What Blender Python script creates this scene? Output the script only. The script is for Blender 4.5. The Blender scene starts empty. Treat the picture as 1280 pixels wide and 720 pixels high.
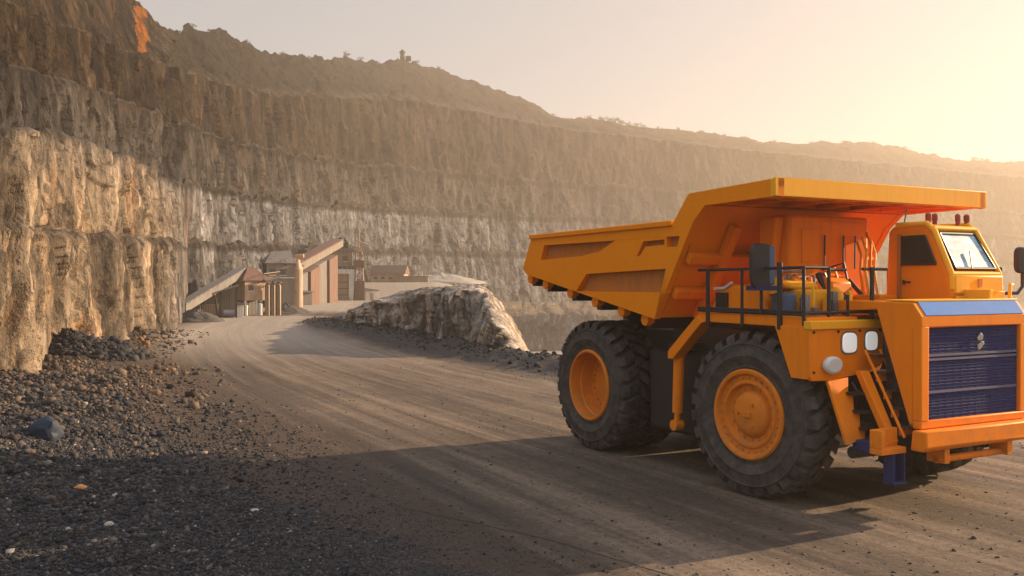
import bpy, bmesh, math, random
import numpy as np
from mathutils import Vector, Matrix
from mathutils.geometry import tessellate_polygon
random.seed(7)
rng = np.random.default_rng(11)
R = math.radians
scene = bpy.context.scene
COL = scene.collection

# ------------------------------------------------------------------ camera
FPX = 1139.0; CH = 4.58; PITCH = math.atan(9/1139)
cam = bpy.data.cameras.new('camera'); cam.lens = FPX/1280*36; cam.sensor_width = 36
cam.clip_start = .3; cam.clip_end = 6000
co = bpy.data.objects.new('camera', cam); COL.objects.link(co)
co.location = (0, 0, CH); co.rotation_euler = (R(90)-PITCH, 0, 0)
scene.camera = co

def P(u, v, d):                       # survey helper: direction (u,v) at distance d in front -> world point
    x = (u-640)/FPX; y = -(v-360)/FPX
    r = (x, math.cos(PITCH)+y*math.sin(PITCH), -math.sin(PITCH)+y*math.cos(PITCH))
    k = d/r[1]
    return (r[0]*k, d, CH+r[2]*k)

# ------------------------------------------------------------------ noise
def _h(ix, iy, iz, seed):
    n = (ix.astype(np.int64)*374761393 + iy.astype(np.int64)*668265263 + iz.astype(np.int64)*2147483647 + seed*1274126177) & 0xffffffff
    n = (n ^ (n >> 13))*1274126177 & 0xffffffff
    n = (n ^ (n >> 16))*2246822519 & 0xffffffff
    return ((n ^ (n >> 15)) & 0xffffff)/float(0xffffff)
def vnoise(x, y, z, seed=0):
    x, y, z = np.broadcast_arrays(np.asarray(x, float), np.asarray(y, float), np.asarray(z, float))
    ix, iy, iz = np.floor(x), np.floor(y), np.floor(z)
    fx, fy, fz = x-ix, y-iy, z-iz
    fx = fx*fx*(3-2*fx); fy = fy*fy*(3-2*fy); fz = fz*fz*(3-2*fz)
    ix, iy, iz = ix.astype(np.int64), iy.astype(np.int64), iz.astype(np.int64)
    def g(a, b, c): return _h(ix+a, iy+b, iz+c, seed)
    x00 = g(0,0,0)*(1-fx)+g(1,0,0)*fx; x10 = g(0,1,0)*(1-fx)+g(1,1,0)*fx
    x01 = g(0,0,1)*(1-fx)+g(1,0,1)*fx; x11 = g(0,1,1)*(1-fx)+g(1,1,1)*fx
    return ((x00*(1-fy)+x10*fy)*(1-fz)+(x01*(1-fy)+x11*fy)*fz)*2-1
def cells(a, b, seed):
    ia, ib = np.floor(a), np.floor(b); best = np.full(a.shape, 1e9); val = np.zeros(a.shape); z0 = np.zeros(a.shape, np.int64)
    for da in (-1, 0, 1):
        for db in (-1, 0, 1):
            ca, cb = (ia+da).astype(np.int64), (ib+db).astype(np.int64)
            pa = ca+_h(ca, cb, z0, seed)*.9; pb = cb+_h(ca, cb, z0, seed+1)*.9
            dd = (a-pa)**2+(b-pb)**2; m_ = dd < best
            best = np.where(m_, dd, best); val = np.where(m_, _h(ca, cb, z0, seed+2), val)
    return val*2-1
def sstep(a, b, x):
    t = np.clip((x-a)/(b-a), 0, 1); return t*t*(3-2*t)

# ------------------------------------------------------------------ object helpers
def tag(o, label=None, cat=None, group=None, kind=None):
    if label: o['label'] = label
    if cat: o['category'] = cat
    if group: o['group'] = group
    if kind: o['kind'] = kind
    return o
def empty(name, loc=(0,0,0), rz=0, parent=None):
    o = bpy.data.objects.new(name, None); COL.objects.link(o)
    o.location = loc; o.rotation_euler = (0, 0, rz); o.empty_display_size = .5
    if parent: o.parent = parent
    return o
def npmesh(name, V, Fq, mat, parent=None, smooth=False):
    me = bpy.data.meshes.new(name)
    V = np.asarray(V, np.float32); Fq = np.asarray(Fq, np.int32)
    n, k = Fq.shape
    me.vertices.add(len(V)); me.vertices.foreach_set('co', V.ravel())
    me.loops.add(n*k); me.loops.foreach_set('vertex_index', Fq.ravel())
    me.polygons.add(n); me.polygons.foreach_set('loop_start', np.arange(0, n*k, k, dtype=np.int32))
    me.polygons.foreach_set('loop_total', np.full(n, k, np.int32))
    if smooth: me.polygons.foreach_set('use_smooth', np.ones(n, bool))
    me.update(calc_edges=True); me.validate()
    if mat: me.materials.append(mat)
    o = bpy.data.objects.new(name, me); COL.objects.link(o)
    if parent: o.parent = parent
    return o
def vattr(o, name, arr):
    a = o.data.attributes.new(name, 'FLOAT_COLOR', 'POINT')
    c = np.ones((len(arr), 4), np.float32); c[:, :arr.shape[1]] = arr
    a.data.foreach_set('color', c.ravel())

class MB:
    def __init__(s): s.b = bmesh.new()
    def poly3(s, vs, fs):
        nv = [s.b.verts.new(v) for v in vs]
        for f in fs:
            try: s.b.faces.new([nv[i] for i in f])
            except ValueError: pass
        return nv
    def hexa(s, p):                     # 8 points: bottom 4 ccw, top 4 ccw
        s.poly3(p, [(3,2,1,0),(4,5,6,7),(0,1,5,4),(1,2,6,5),(2,3,7,6),(3,0,4,7)]); return s
    def box(s, x0, x1, y0, y1, z0, z1):
        return s.hexa([(x0,y0,z0),(x1,y0,z0),(x1,y1,z0),(x0,y1,z0),(x0,y0,z1),(x1,y0,z1),(x1,y1,z1),(x0,y1,z1)])
    def prism(s, prof, y0, y1, axis='y'):   # profile in the plane normal to axis
        n = len(prof)
        def m(a, b, c):
            return (a, c, b) if axis == 'y' else ((c, a, b) if axis == 'x' else (a, b, c))
        v = [m(a, b, y0) for a, b in prof]+[m(a, b, y1) for a, b in prof]
        nv = [s.b.verts.new(q) for q in v]
        s.b.faces.new(nv[:n]); s.b.faces.new(nv[n:][::-1])
        for i in range(n):
            j = (i+1) % n; s.b.faces.new((nv[i], nv[i+n], nv[j+n], nv[j]))
        return s
    def holed(s, outer, holes, y0, y1):     # plate in xz with holes, between y0 and y1
        loops = [outer]+holes
        tri = tessellate_polygon([[Vector((a, b, 0)) for a, b in l] for l in loops])
        flat = [p for l in loops for p in l]
        A = [s.b.verts.new((a, y0, b)) for a, b in flat]; B = [s.b.verts.new((a, y1, b)) for a, b in flat]
        for t in tri:
            try: s.b.faces.new([A[i] for i in t]); s.b.faces.new([B[i] for i in t[::-1]])
            except ValueError: pass
        k = 0
        for l in loops:
            n = len(l)
            for i in range(n):
                a, b = k+i, k+(i+1) % n; s.b.faces.new((A[a], A[b], B[b], B[a]))
            k += n
        return s
    def tube(s, pts, r, n=8, caps=True):
        pts = [Vector(p) for p in pts]; rings = []
        rr = r if isinstance(r, (list, tuple)) else [r]*len(pts)
        up = None
        for i, p in enumerate(pts):
            a = pts[max(i-1, 0)]; b = pts[min(i+1, len(pts)-1)]; d = (b-a).normalized()
            if up is None:
                up = d.orthogonal().normalized()
            up = (up-d*up.dot(d)).normalized(); q = d.cross(up)
            rings.append([s.b.verts.new(p+(up*math.cos(2*math.pi*k/n)+q*math.sin(2*math.pi*k/n))*rr[i]) for k in range(n)])
        for i in range(len(rings)-1):
            for k in range(n):
                s.b.faces.new((rings[i][k], rings[i][(k+1) % n], rings[i+1][(k+1) % n], rings[i+1][k]))
        if caps: s.b.faces.new(rings[0][::-1]); s.b.faces.new(rings[-1])
        return s
    def lathe_y(s, prof, n=64, c=(0,0,0)):   # prof: (r, y), closed with caps if r==0
        rings = []
        for r, y in prof:
            if r < 1e-5: rings.append([s.b.verts.new((c[0], c[1]+y, c[2]))])
            else: rings.append([s.b.verts.new((c[0]+r*math.cos(2*math.pi*k/n), c[1]+y, c[2]+r*math.sin(2*math.pi*k/n))) for k in range(n)])
        for a, b in zip(rings, rings[1:]):
            for k in range(n):
                j = (k+1) % n
                if len(a) == 1 and len(b) > 1: s.b.faces.new((a[0], b[k], b[j]))
                elif len(b) == 1 and len(a) > 1: s.b.faces.new((a[k], b[0], a[j]))
                elif len(a) > 1: s.b.faces.new((a[k], b[k], b[j], a[j]))
        return s
    def xf(s, m, start=0):
        for v in list(s.b.verts)[start:]: v.co = m @ v.co
        return s
    def build(s, name, mat, parent=None, smooth=None, bevel=0):
        bmesh.ops.recalc_face_normals(s.b, faces=s.b.faces)
        me = bpy.data.meshes.new(name); s.b.to_mesh(me); s.b.free()
        me.materials.append(mat)
        if smooth is not None:
            me.polygons.foreach_set('use_smooth', [True]*len(me.polygons)); me.set_sharp_from_angle(angle=R(smooth))
        o = bpy.data.objects.new(name, me); COL.objects.link(o)
        if parent: o.parent = parent
        if bevel:
            b = o.modifiers.new('bevel', 'BEVEL'); b.width = bevel; b.segments = 2; b.limit_method = 'ANGLE'; b.angle_limit = R(40)
            if smooth is None:
                me.polygons.foreach_set('use_smooth', [True]*len(me.polygons)); me.set_sharp_from_angle(angle=R(30))
        return o

# ------------------------------------------------------------------ materials
def newmat(name):
    m = bpy.data.materials.new(name); m.use_nodes = True
    nt = m.node_tree; b = nt.nodes['Principled BSDF']
    return m, nt, b
def N(nt, t, **kw):
    n = nt.nodes.new(t)
    for k, v in kw.items():
        if k in n.inputs: n.inputs[k].default_value = v
        else: setattr(n, k, v)
    return n
def noise(nt, vec, scale, detail=4, rough=.6, dist=0):
    n = N(nt, 'ShaderNodeTexNoise', Scale=scale, Detail=detail, Roughness=rough, Distortion=dist)
    if vec is not None: nt.links.new(vec, n.inputs['Vector'])
    return n.outputs['Fac']
def ramp(nt, fac, stops):
    n = N(nt, 'ShaderNodeValToRGB'); e = n.color_ramp.elements
    while len(e) < len(stops): e.new(.5)
    for i, (p, c) in enumerate(stops):
        e[i].position = p; e[i].color = (*c, 1) if len(c) == 3 else c
    nt.links.new(fac, n.inputs['Fac']); return n.outputs['Color']
def mix(nt, a, b, fac, mode='MIX'):
    n = N(nt, 'ShaderNodeMix', data_type='RGBA', blend_type=mode)
    for s, k in ((fac, 0), (a, 6), (b, 7)):
        if hasattr(s, 'links'): nt.links.new(s, n.inputs[k])
        else: n.inputs[k].default_value = s if not isinstance(s, tuple) else (*s, 1)
    return n.outputs[2]
def mth(nt, op, a, b=0., c=None):
    n = N(nt, 'ShaderNodeMath', operation=op)
    for i, s in enumerate((a, b) if c is None else (a, b, c)):
        if hasattr(s, 'links'): nt.links.new(s, n.inputs[i])
        else: n.inputs[i].default_value = s
    return n.outputs[0]
def mrange(nt, x, a, b, c=0., d=1.):
    n = N(nt, 'ShaderNodeMapRange'); nt.links.new(x, n.inputs[0])
    for i, v in enumerate((a, b, c, d)): n.inputs[i+1].default_value = v
    return n.outputs[0]
def pos(nt, scale=(1,1,1), world=True):
    o = N(nt, 'ShaderNodeNewGeometry').outputs['Position'] if world else N(nt, 'ShaderNodeTexCoord').outputs['Object']
    if scale == (1,1,1): return o
    m = N(nt, 'ShaderNodeMapping'); m.inputs['Scale'].default_value = scale
    nt.links.new(o, m.inputs['Vector']); return m.outputs['Vector']
def bump(nt, b, h, dist, strength=1.):
    n = N(nt, 'ShaderNodeBump', Strength=strength, Distance=dist)
    nt.links.new(h, n.inputs['Height'])
    prev = b.inputs['Normal'].links
    if prev: nt.links.new(prev[0].from_socket, n.inputs['Normal'])
    nt.links.new(n.outputs['Normal'], b.inputs['Normal']); return n

def paint(name, col, dust=.25, rough=.5, dcol=(.30,.15,.06), metallic=0.):
    m, nt, b = newmat(name)
    p = pos(nt, world=False)
    c0 = mix(nt, tuple(x*.93 for x in col), tuple(min(1, x*1.1) for x in col), noise(nt, p, 1.1, 5))
    geo = N(nt, 'ShaderNodeNewGeometry')
    streak = noise(nt, pos(nt, (5, 5, .55), False), 1.0, 5, .65)
    d1 = mrange(nt, streak, .48, .78, 0, dust*1.5)
    spl = mrange(nt, noise(nt, p, 7, 6, .75), .58, .72, 0, dust*1.3)
    sep = N(nt, 'ShaderNodeSeparateXYZ'); nt.links.new(geo.outputs['Normal'], sep.inputs[0])
    topd = mth(nt, 'MULTIPLY', mrange(nt, sep.outputs[2], .5, 1, 0, 1), mrange(nt, noise(nt, p, 2.5, 4), .3, .7, .2*dust, 1.6*dust))
    f = mth(nt, 'MAXIMUM', mth(nt, 'MAXIMUM', d1, spl), topd)
    zo = N(nt, 'ShaderNodeSeparateXYZ'); nt.links.new(N(nt, 'ShaderNodeNewGeometry').outputs['Position'], zo.inputs[0])
    f = mth(nt, 'MAXIMUM', f, mth(nt, 'MULTIPLY', mrange(nt, zo.outputs[2], 2.6, .5, 0, .75), mrange(nt, noise(nt, p, 3.1, 6, .7), .35, .65)))
    c1 = mix(nt, c0, dcol, f)
    grime = mrange(nt, noise(nt, pos(nt, (9, 9, 1.3), False), 1.0, 6, .7), .62, .8, 0, dust*1.6)
    c2 = mix(nt, c1, (.10, .055, .03), grime)
    nt.links.new(c2, b.inputs['Base Color'])
    rr = mth(nt, 'MULTIPLY_ADD', f, .5, rough); nt.links.new(rr, b.inputs['Roughness'])
    b.inputs['Metallic'].default_value = metallic; b.inputs['Specular IOR Level'].default_value = .14
    bump(nt, b, noise(nt, p, 1.6, 3), .006, .4)
    return m
def plain(name, col, rough=.6, metal=0., vary=.25, scale=4):
    m, nt, b = newmat(name)
    c = mix(nt, tuple(x*(1-vary) for x in col), tuple(min(1, x*(1+vary)) for x in col), noise(nt, pos(nt, world=False), scale, 6, .7))
    nt.links.new(c, b.inputs['Base Color']); b.inputs['Roughness'].default_value = rough; b.inputs['Metallic'].default_value = metal
    return m

M = {}
M['orange'] = paint('orange_paint', (1.0, .245, .002), .16)
M['bed'] = paint('bed_paint', (1.0, .275, .001), .05, .42)
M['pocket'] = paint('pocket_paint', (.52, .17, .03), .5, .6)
M['yellow'] = paint('yellow_paint', (1.0, .43, .02), .12)
M['dark_steel'] = plain('dark_steel', (.035, .032, .035), .5, .4)
M['black'] = plain('black_metal', (.02, .02, .024), .45, .2)
M['grey_steel'] = plain('grey_steel', (.22, .22, .24), .45, .6)
M['navy'] = plain('navy_metal', (.012, .022, .10), .8, 0)
M['blue_drum'] = plain('blue_drum_paint', (.06, .11, .2), .5)
M['rim'] = paint('rim_paint', (.80, .22, .012), .45, .5)
M['red'] = plain('beacon_red', (.28, .04, .02), .3)
M['white'] = plain('white_paint', (.7, .68, .64), .5, 0, .12)

def mat_rubber():
    m, nt, b = newmat('tyre_rubber')
    p = pos(nt, world=False)
    f = mrange(nt, noise(nt, p, 3.5, 7, .72), .36, .7)
    c = mix(nt, (.022, .020, .019), (.105, .085, .070), f)
    nt.links.new(c, b.inputs['Base Color']); b.inputs['Roughness'].default_value = .82
    bump(nt, b, noise(nt, p, 26, 5, .7), .012, .6)
    return m
M['rubber'] = mat_rubber()
def mat_glass(name, col, rough):
    m, nt, b = newmat(name)
    p = pos(nt, (1, 1, 1.8), False)
    f = mrange(nt, noise(nt, p, 3.1, 5, .6, .6), .4, .62)
    nt.links.new(mix(nt, col, tuple(min(1, x*1.9+.03) for x in col), f), b.inputs['Base Color'])
    b.inputs['Roughness'].default_value = rough; b.inputs['Coat Weight'].default_value = 1; b.inputs['Coat Roughness'].default_value = .05
    b.inputs['Specular IOR Level'].default_value = .8
    return m
M['windshield'] = mat_glass('windshield_glass', (.20, .31, .37), .5); M['windshield'].node_tree.nodes['Principled BSDF'].inputs['Coat Weight'].default_value = 0; M['windshield'].node_tree.nodes['Principled BSDF'].inputs['Specular IOR Level'].default_value = .25
M['side_glass'] = plain('dark_glass', (.004, .004, .006), .35)
M['blue_panel'] = plain('blue_panel', (.04, .18, .50), .85, 0, .25, 3)
def mat_grille():
    m, nt, b = newmat('grille_mesh')
    p = pos(nt, world=False)
    w = N(nt, 'ShaderNodeTexWave', wave_type='BANDS', bands_direction='Z', Scale=9.0, Distortion=.25)
    nt.links.new(p, w.inputs['Vector'])
    st = noise(nt, pos(nt, (1, 1.2, 9), False), 1.3, 5, .7)
    c = mix(nt, (.016, .024, .11), (.030, .046, .19), w.outputs['Fac'])
    c = mix(nt, c, (.13, .11, .19), mrange(nt, st, .58, .8, 0, .7))
    nt.links.new(c, b.inputs['Base Color']); b.inputs['Roughness'].default_value = .85; b.inputs['Specular IOR Level'].default_value = .1
    bump(nt, b, w.outputs['Fac'], .02, .7)
    return m
M['grille'] = mat_grille(); M['rail_tint'] = plain('grille_rail', (.11, .105, .18), .7, 0)
def mat_lamp():
    m, nt, b = newmat('headlight_glass')
    b.inputs['Base Color'].default_value = (.85, .85, .82, 1); b.inputs['Roughness'].default_value = .25
    b.inputs['Coat Weight'].default_value = 1; b.inputs['Emission Color'].default_value = (1, 1, .95, 1); b.inputs['Emission Strength'].default_value = .12
    return m
M['lamp'] = mat_lamp()

# ground: attribute zone = (gravel, dark berm, pale), attribute lane = (lateral, along)
def mat_ground(name='ground_dirt'):
    m, nt, b = newmat(name)
    za = N(nt, 'ShaderNodeAttribute', attribute_name='zone'); zs = N(nt, 'ShaderNodeSeparateColor'); nt.links.new(za.outputs['Color'], zs.inputs[0])
    la = N(nt, 'ShaderNodeAttribute', attribute_name='lane')
    mp = N(nt, 'ShaderNodeMapping'); mp.inputs['Scale'].default_value = (1.15, .035, 1); nt.links.new(la.outputs['Vector'], mp.inputs['Vector'])
    mp2 = N(nt, 'ShaderNodeMapping'); mp2.inputs['Scale'].default_value = (.42, .016, 1); nt.links.new(la.outputs['Vector'], mp2.inputs['Vector'])
    mp3 = N(nt, 'ShaderNodeMapping'); mp3.inputs['Scale'].default_value = (5.5, .22, 1); nt.links.new(la.outputs['Vector'], mp3.inputs['Vector'])
    t1 = noise(nt, mp.outputs[0], 1, 4, .6, .15); t2 = noise(nt, mp2.outputs[0], 1, 3, .5); t3 = noise(nt, mp3.outputs[0], 1, 4, .6)
    p = pos(nt)
    fine = noise(nt, p, 14, 6, .75); mid = noise(nt, p, .9, 5, .6); big = noise(nt, p, .09, 4, .5)
    tr = mth(nt, 'ADD', mth(nt, 'MULTIPLY', t1, .55), mth(nt, 'MULTIPLY', t2, .45))
    tr = mth(nt, 'ADD', tr, mth(nt, 'MULTIPLY', mth(nt, 'SUBTRACT', t3, .5), .14))
    tr = mth(nt, 'ADD', tr, mth(nt, 'MULTIPLY', mth(nt, 'SUBTRACT', noise(nt, p, 1.3, 9, .75), .5), .22))
    tr = mth(nt, 'ADD', tr, mth(nt, 'MULTIPLY', mth(nt, 'SUBTRACT', noise(nt, p, .12, 4, .5), .5), .20))
    road = ramp(nt, tr, [(.35, (0.048, 0.035, 0.026)), (.455, (0.081, 0.060, 0.044)), (.54, (0.136, 0.101, 0.072)), (.66, (0.240, 0.178, 0.125))])
    road = mix(nt, mix(nt, road, (.62, .62, .62), 1., 'MULTIPLY'), mix(nt, road, (1.38, 1.36, 1.33), 1., 'MULTIPLY'), mrange(nt, noise(nt, p, 7.5, 9, .82), .36, .64))
    v1 = N(nt, 'ShaderNodeTexVoronoi', Scale=9.0); nt.links.new(p, v1.inputs['Vector'])
    v2 = N(nt, 'ShaderNodeTexVoronoi', Scale=23.0); nt.links.new(p, v2.inputs['Vector'])
    vr = N(nt, 'ShaderNodeSeparateColor'); nt.links.new(v1.outputs['Color'], vr.inputs[0])
    vr2 = N(nt, 'ShaderNodeSeparateColor'); nt.links.new(v2.outputs['Color'], vr2.inputs[0])
    stone = mth(nt, 'ADD', mth(nt, 'MULTIPLY', vr.outputs[0], .45), mth(nt, 'MULTIPLY', vr2.outputs[0], .55))
    grav = ramp(nt, stone, [(.1, (0.013, 0.014, 0.015)), (.45, (0.034, 0.030, 0.029)), (.75, (0.072, 0.060, 0.051)), (.97, (0.192, 0.160, 0.136))])
    grav = mix(nt, grav, (.12, .075, .045), mrange(nt, mid, .45, .75, 0, .5))
    grav = mix(nt, grav, (.03, .032, .038), mrange(nt, big, .35, .65, .1, .6))
    edge = mth(nt, 'ADD', zs.outputs[0], mth(nt, 'MULTIPLY', mth(nt, 'SUBTRACT', noise(nt, p, .8, 6, .7), .5), .7))
    edge = mth(nt, 'ADD', edge, mth(nt, 'MULTIPLY', mth(nt, 'SUBTRACT', t1, .5), .8))
    gf = mrange(nt, edge, .36, .62)
    lsep = N(nt, 'ShaderNodeSeparateXYZ'); nt.links.new(la.outputs['Vector'], lsep.inputs[0])
    fines = mix(nt, (0.031, 0.021, 0.016), (0.089, 0.061, 0.041), mth(nt, 'ADD', mth(nt, 'MULTIPLY', stone, .6), mth(nt, 'MULTIPLY', mid, .4)))
    bf = mrange(nt, mth(nt, 'ADD', lsep.outputs[2], mth(nt, 'MULTIPLY', mth(nt, 'SUBTRACT', t1, .5), 1.1)), .25, .75)
    road = mix(nt, road, fines, bf)
    chip = mth(nt, 'MULTIPLY', mrange(nt, v1.outputs['Distance'], .16, .06, 0, 1), mrange(nt, vr.outputs[1], .80, .84))
    road = mix(nt, road, mix(nt, (.03, .026, .023), (.24, .20, .16), vr.outputs[2]), chip)
    c = mix(nt, road, grav, gf)
    c = mix(nt, c, mix(nt, (.03, .028, .028), (.085, .073, .065), fine), mrange(nt, zs.outputs[1], .2, .7))
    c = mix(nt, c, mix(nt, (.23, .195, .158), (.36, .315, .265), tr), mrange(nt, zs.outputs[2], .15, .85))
    nt.links.new(c, b.inputs['Base Color']); b.inputs['Roughness'].default_value = .93
    b.inputs['Specular IOR Level'].default_value = .25
    gb = mth(nt, 'MULTIPLY', gf, mth(nt, 'SUBTRACT', 1, mth(nt, 'ADD', mth(nt, 'MULTIPLY', v1.outputs['Distance'], .6), mth(nt, 'MULTIPLY', v2.outputs['Distance'], .4))))
    bump(nt, b, mth(nt, 'ADD', gb, mth(nt, 'MULTIPLY', chip, .35)), .09, .9)
    bump(nt, b, mth(nt, 'ADD', mth(nt, 'MULTIPLY', tr, 1.2), mth(nt, 'MULTIPLY', fine, .28)), .09, .8)
    return m
M['ground'] = mat_ground()

def mat_rock(name, kind):
    m, nt, b = newmat(name); k_ = 1. if kind == 'cliff' else 2.2
    def pos(nt, s=(1,1,1)):
        mm = N(nt, 'ShaderNodeMapping'); mm.inputs['Scale'].default_value = tuple(q*k_ for q in s)
        nt.links.new(N(nt, 'ShaderNodeNewGeometry').outputs['Position'], mm.inputs['Vector']); return mm.outputs['Vector']
    p = pos(nt)
    n1 = noise(nt, pos(nt, (1, 1, .34)), .16, 12, .74, .5)
    n2 = noise(nt, pos(nt, (1, 1, .45)), 1.1, 8, .75, .4)
    n3 = noise(nt, p, .045, 5, .6); n4 = noise(nt, pos(nt, (1, 1, .5)), .11, 8, .7, .6)
    n5 = noise(nt, pos(nt, (1, 1, .10)), .35, 9, .72, .3)
    f = mth(nt, 'ADD', mth(nt, 'MULTIPLY', n1, .42), mth(nt, 'MULTIPLY', n5, .33)); f = mth(nt, 'ADD', f, mth(nt, 'MULTIPLY', n2, .25))
    f = mth(nt, 'MULTIPLY_ADD', mth(nt, 'SUBTRACT', f, .5), 1.7, .5)
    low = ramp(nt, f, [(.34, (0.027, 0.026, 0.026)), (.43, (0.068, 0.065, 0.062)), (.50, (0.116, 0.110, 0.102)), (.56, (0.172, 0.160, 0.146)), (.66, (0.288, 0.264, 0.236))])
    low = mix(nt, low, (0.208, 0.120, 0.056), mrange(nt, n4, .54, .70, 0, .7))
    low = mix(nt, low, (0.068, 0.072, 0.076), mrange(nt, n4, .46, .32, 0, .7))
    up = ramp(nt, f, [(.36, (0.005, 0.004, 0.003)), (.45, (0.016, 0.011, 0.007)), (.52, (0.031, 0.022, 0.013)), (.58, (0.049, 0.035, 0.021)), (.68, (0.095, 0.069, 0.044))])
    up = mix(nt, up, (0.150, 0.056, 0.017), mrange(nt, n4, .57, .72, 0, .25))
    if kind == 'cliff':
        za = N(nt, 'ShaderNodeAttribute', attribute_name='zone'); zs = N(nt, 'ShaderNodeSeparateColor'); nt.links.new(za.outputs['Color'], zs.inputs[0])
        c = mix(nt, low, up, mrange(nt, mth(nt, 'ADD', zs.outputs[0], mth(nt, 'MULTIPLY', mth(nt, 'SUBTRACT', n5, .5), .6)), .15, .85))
        c = mix(nt, c, mix(nt, c, (1.9, 1.66, 1.38), 1., 'MULTIPLY'), za.outputs['Alpha'])
        bw = N(nt, 'ShaderNodeRGBToBW'); nt.links.new(c, bw.inputs[0]); gy = N(nt, 'ShaderNodeCombineColor')
        for q_, kk_ in ((0, .95), (1, 1.05), (2, 1.24)): nt.links.new(mth(nt, 'MULTIPLY', bw.outputs[0], kk_), gy.inputs[q_])
        c = mix(nt, c, gy.outputs[0], mth(nt, 'MULTIPLY', mth(nt, 'MULTIPLY', mth(nt, 'SUBTRACT', 1., za.outputs['Alpha']), mth(nt, 'SUBTRACT', 1., zs.outputs[0])), .95))
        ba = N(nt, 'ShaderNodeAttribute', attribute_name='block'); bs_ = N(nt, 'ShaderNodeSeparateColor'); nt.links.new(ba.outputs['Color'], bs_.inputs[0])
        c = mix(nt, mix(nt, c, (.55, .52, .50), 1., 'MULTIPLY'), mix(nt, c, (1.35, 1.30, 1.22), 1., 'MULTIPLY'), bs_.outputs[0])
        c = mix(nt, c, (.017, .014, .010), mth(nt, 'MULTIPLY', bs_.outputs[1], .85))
        # soil and scrub of the hill top
        soil = mix(nt, (0.014, 0.011, 0.006), (0.037, 0.028, 0.016), noise(nt, p, .22, 6, .75))
        c = mix(nt, c, soil, zs.outputs[1])
        c = mix(nt, c, mix(nt, (.10, .035, .008), (.34, .115, .015), n2), mrange(nt, mth(nt, 'ADD', zs.outputs[2], mth(nt, 'SUBTRACT', n5, .5)), .3, .95))
        geo = N(nt, 'ShaderNodeNewGeometry'); sp = N(nt, 'ShaderNodeSeparateXYZ'); nt.links.new(geo.outputs['Normal'], sp.inputs[0])
        led = mth(nt, 'MULTIPLY', mrange(nt, sp.outputs[2], .55, .85, 0, .8), mth(nt, 'SUBTRACT', 1., zs.outputs[1]))
        c = mix(nt, c, mix(nt, c, mix(nt, (.20, .165, .125), (.05, .04, .03), n2), .7), led)
    else:
        low = mix(nt, low, (5.0, 4.5, 4.0), 1., 'MULTIPLY')
        c = mix(nt, low, (.34, .18, .08), mrange(nt, noise(nt, p, .45, 4), .54, .7, 0, .6))
    vc = N(nt, 'ShaderNodeTexVoronoi', feature='DISTANCE_TO_EDGE', Scale=.55)
    wv = N(nt, 'ShaderNodeVectorMath', operation='ADD'); nt.links.new(pos(nt, (1, 1, .38)), wv.inputs[0])
    nn_ = N(nt, 'ShaderNodeTexNoise', Scale=.6, Detail=6., Roughness=.7); nt.links.new(p, nn_.inputs['Vector'])
    sc_ = N(nt, 'ShaderNodeVectorMath', operation='SCALE'); nt.links.new(nn_.outputs['Color'], sc_.inputs[0]); sc_.inputs['Scale'].default_value = 2.2
    nt.links.new(sc_.outputs[0], wv.inputs[1]); nt.links.new(wv.outputs[0], vc.inputs['Vector'])
    crack = mrange(nt, vc.outputs['Distance'], .0, .16, 1, 0)
    c = mix(nt, c, (.012, .011, .010), mth(nt, 'MULTIPLY', crack, mrange(nt, n2, .35, .6, .7, .1)))
    nt.links.new(c, b.inputs['Base Color']); b.inputs['Roughness'].default_value = .95; b.inputs['Specular IOR Level'].default_value = .15
    bump(nt, b, n5, .9, .8)
    bump(nt, b, n2, .45, .9)
    bump(nt, b, crack, -.35, .8)
    bump(nt, b, noise(nt, pos(nt, (1, 1, .5)), 5, 6, .75), .12, .7)
    return m
M['cliff'] = mat_rock('cliff_rock', 'cliff')
M['outcrop'] = mat_rock('outcrop_rock', 'outcrop')

def mat_stones(name, cols):
    m, nt, b = newmat(name)
    a = N(nt, 'ShaderNodeAttribute', attribute_name='tone'); s = N(nt, 'ShaderNodeSeparateColor'); nt.links.new(a.outputs['Color'], s.inputs[0])
    c = ramp(nt, s.outputs[0], cols)
    c = mix(nt, c, (.5, .5, .5), mrange(nt, noise(nt, pos(nt), 18, 5, .7), .2, .8, 0, .25), 'OVERLAY')
    nt.links.new(c, b.inputs['Base Color']); b.inputs['Roughness'].default_value = .9; b.inputs['Specular IOR Level'].default_value = .25
    return m
M['stones'] = mat_stones('gravel_stone', [(0, (0.012, 0.014, 0.018)), (.35, (0.031, 0.031, 0.034)), (.65, (0.072, 0.064, 0.058)), (.88, (0.128, 0.102, 0.076)), (.97, (0.340, 0.306, 0.264))])
M['rubble'] = mat_stones('rubble_stone', [(0, (0.025, 0.020, 0.017)), (.4, (0.064, 0.047, 0.036)), (.7, (0.128, 0.093, 0.064)), (.9, (0.238, 0.119, 0.047)), (1, (0.357, 0.289, 0.221))])

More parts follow.
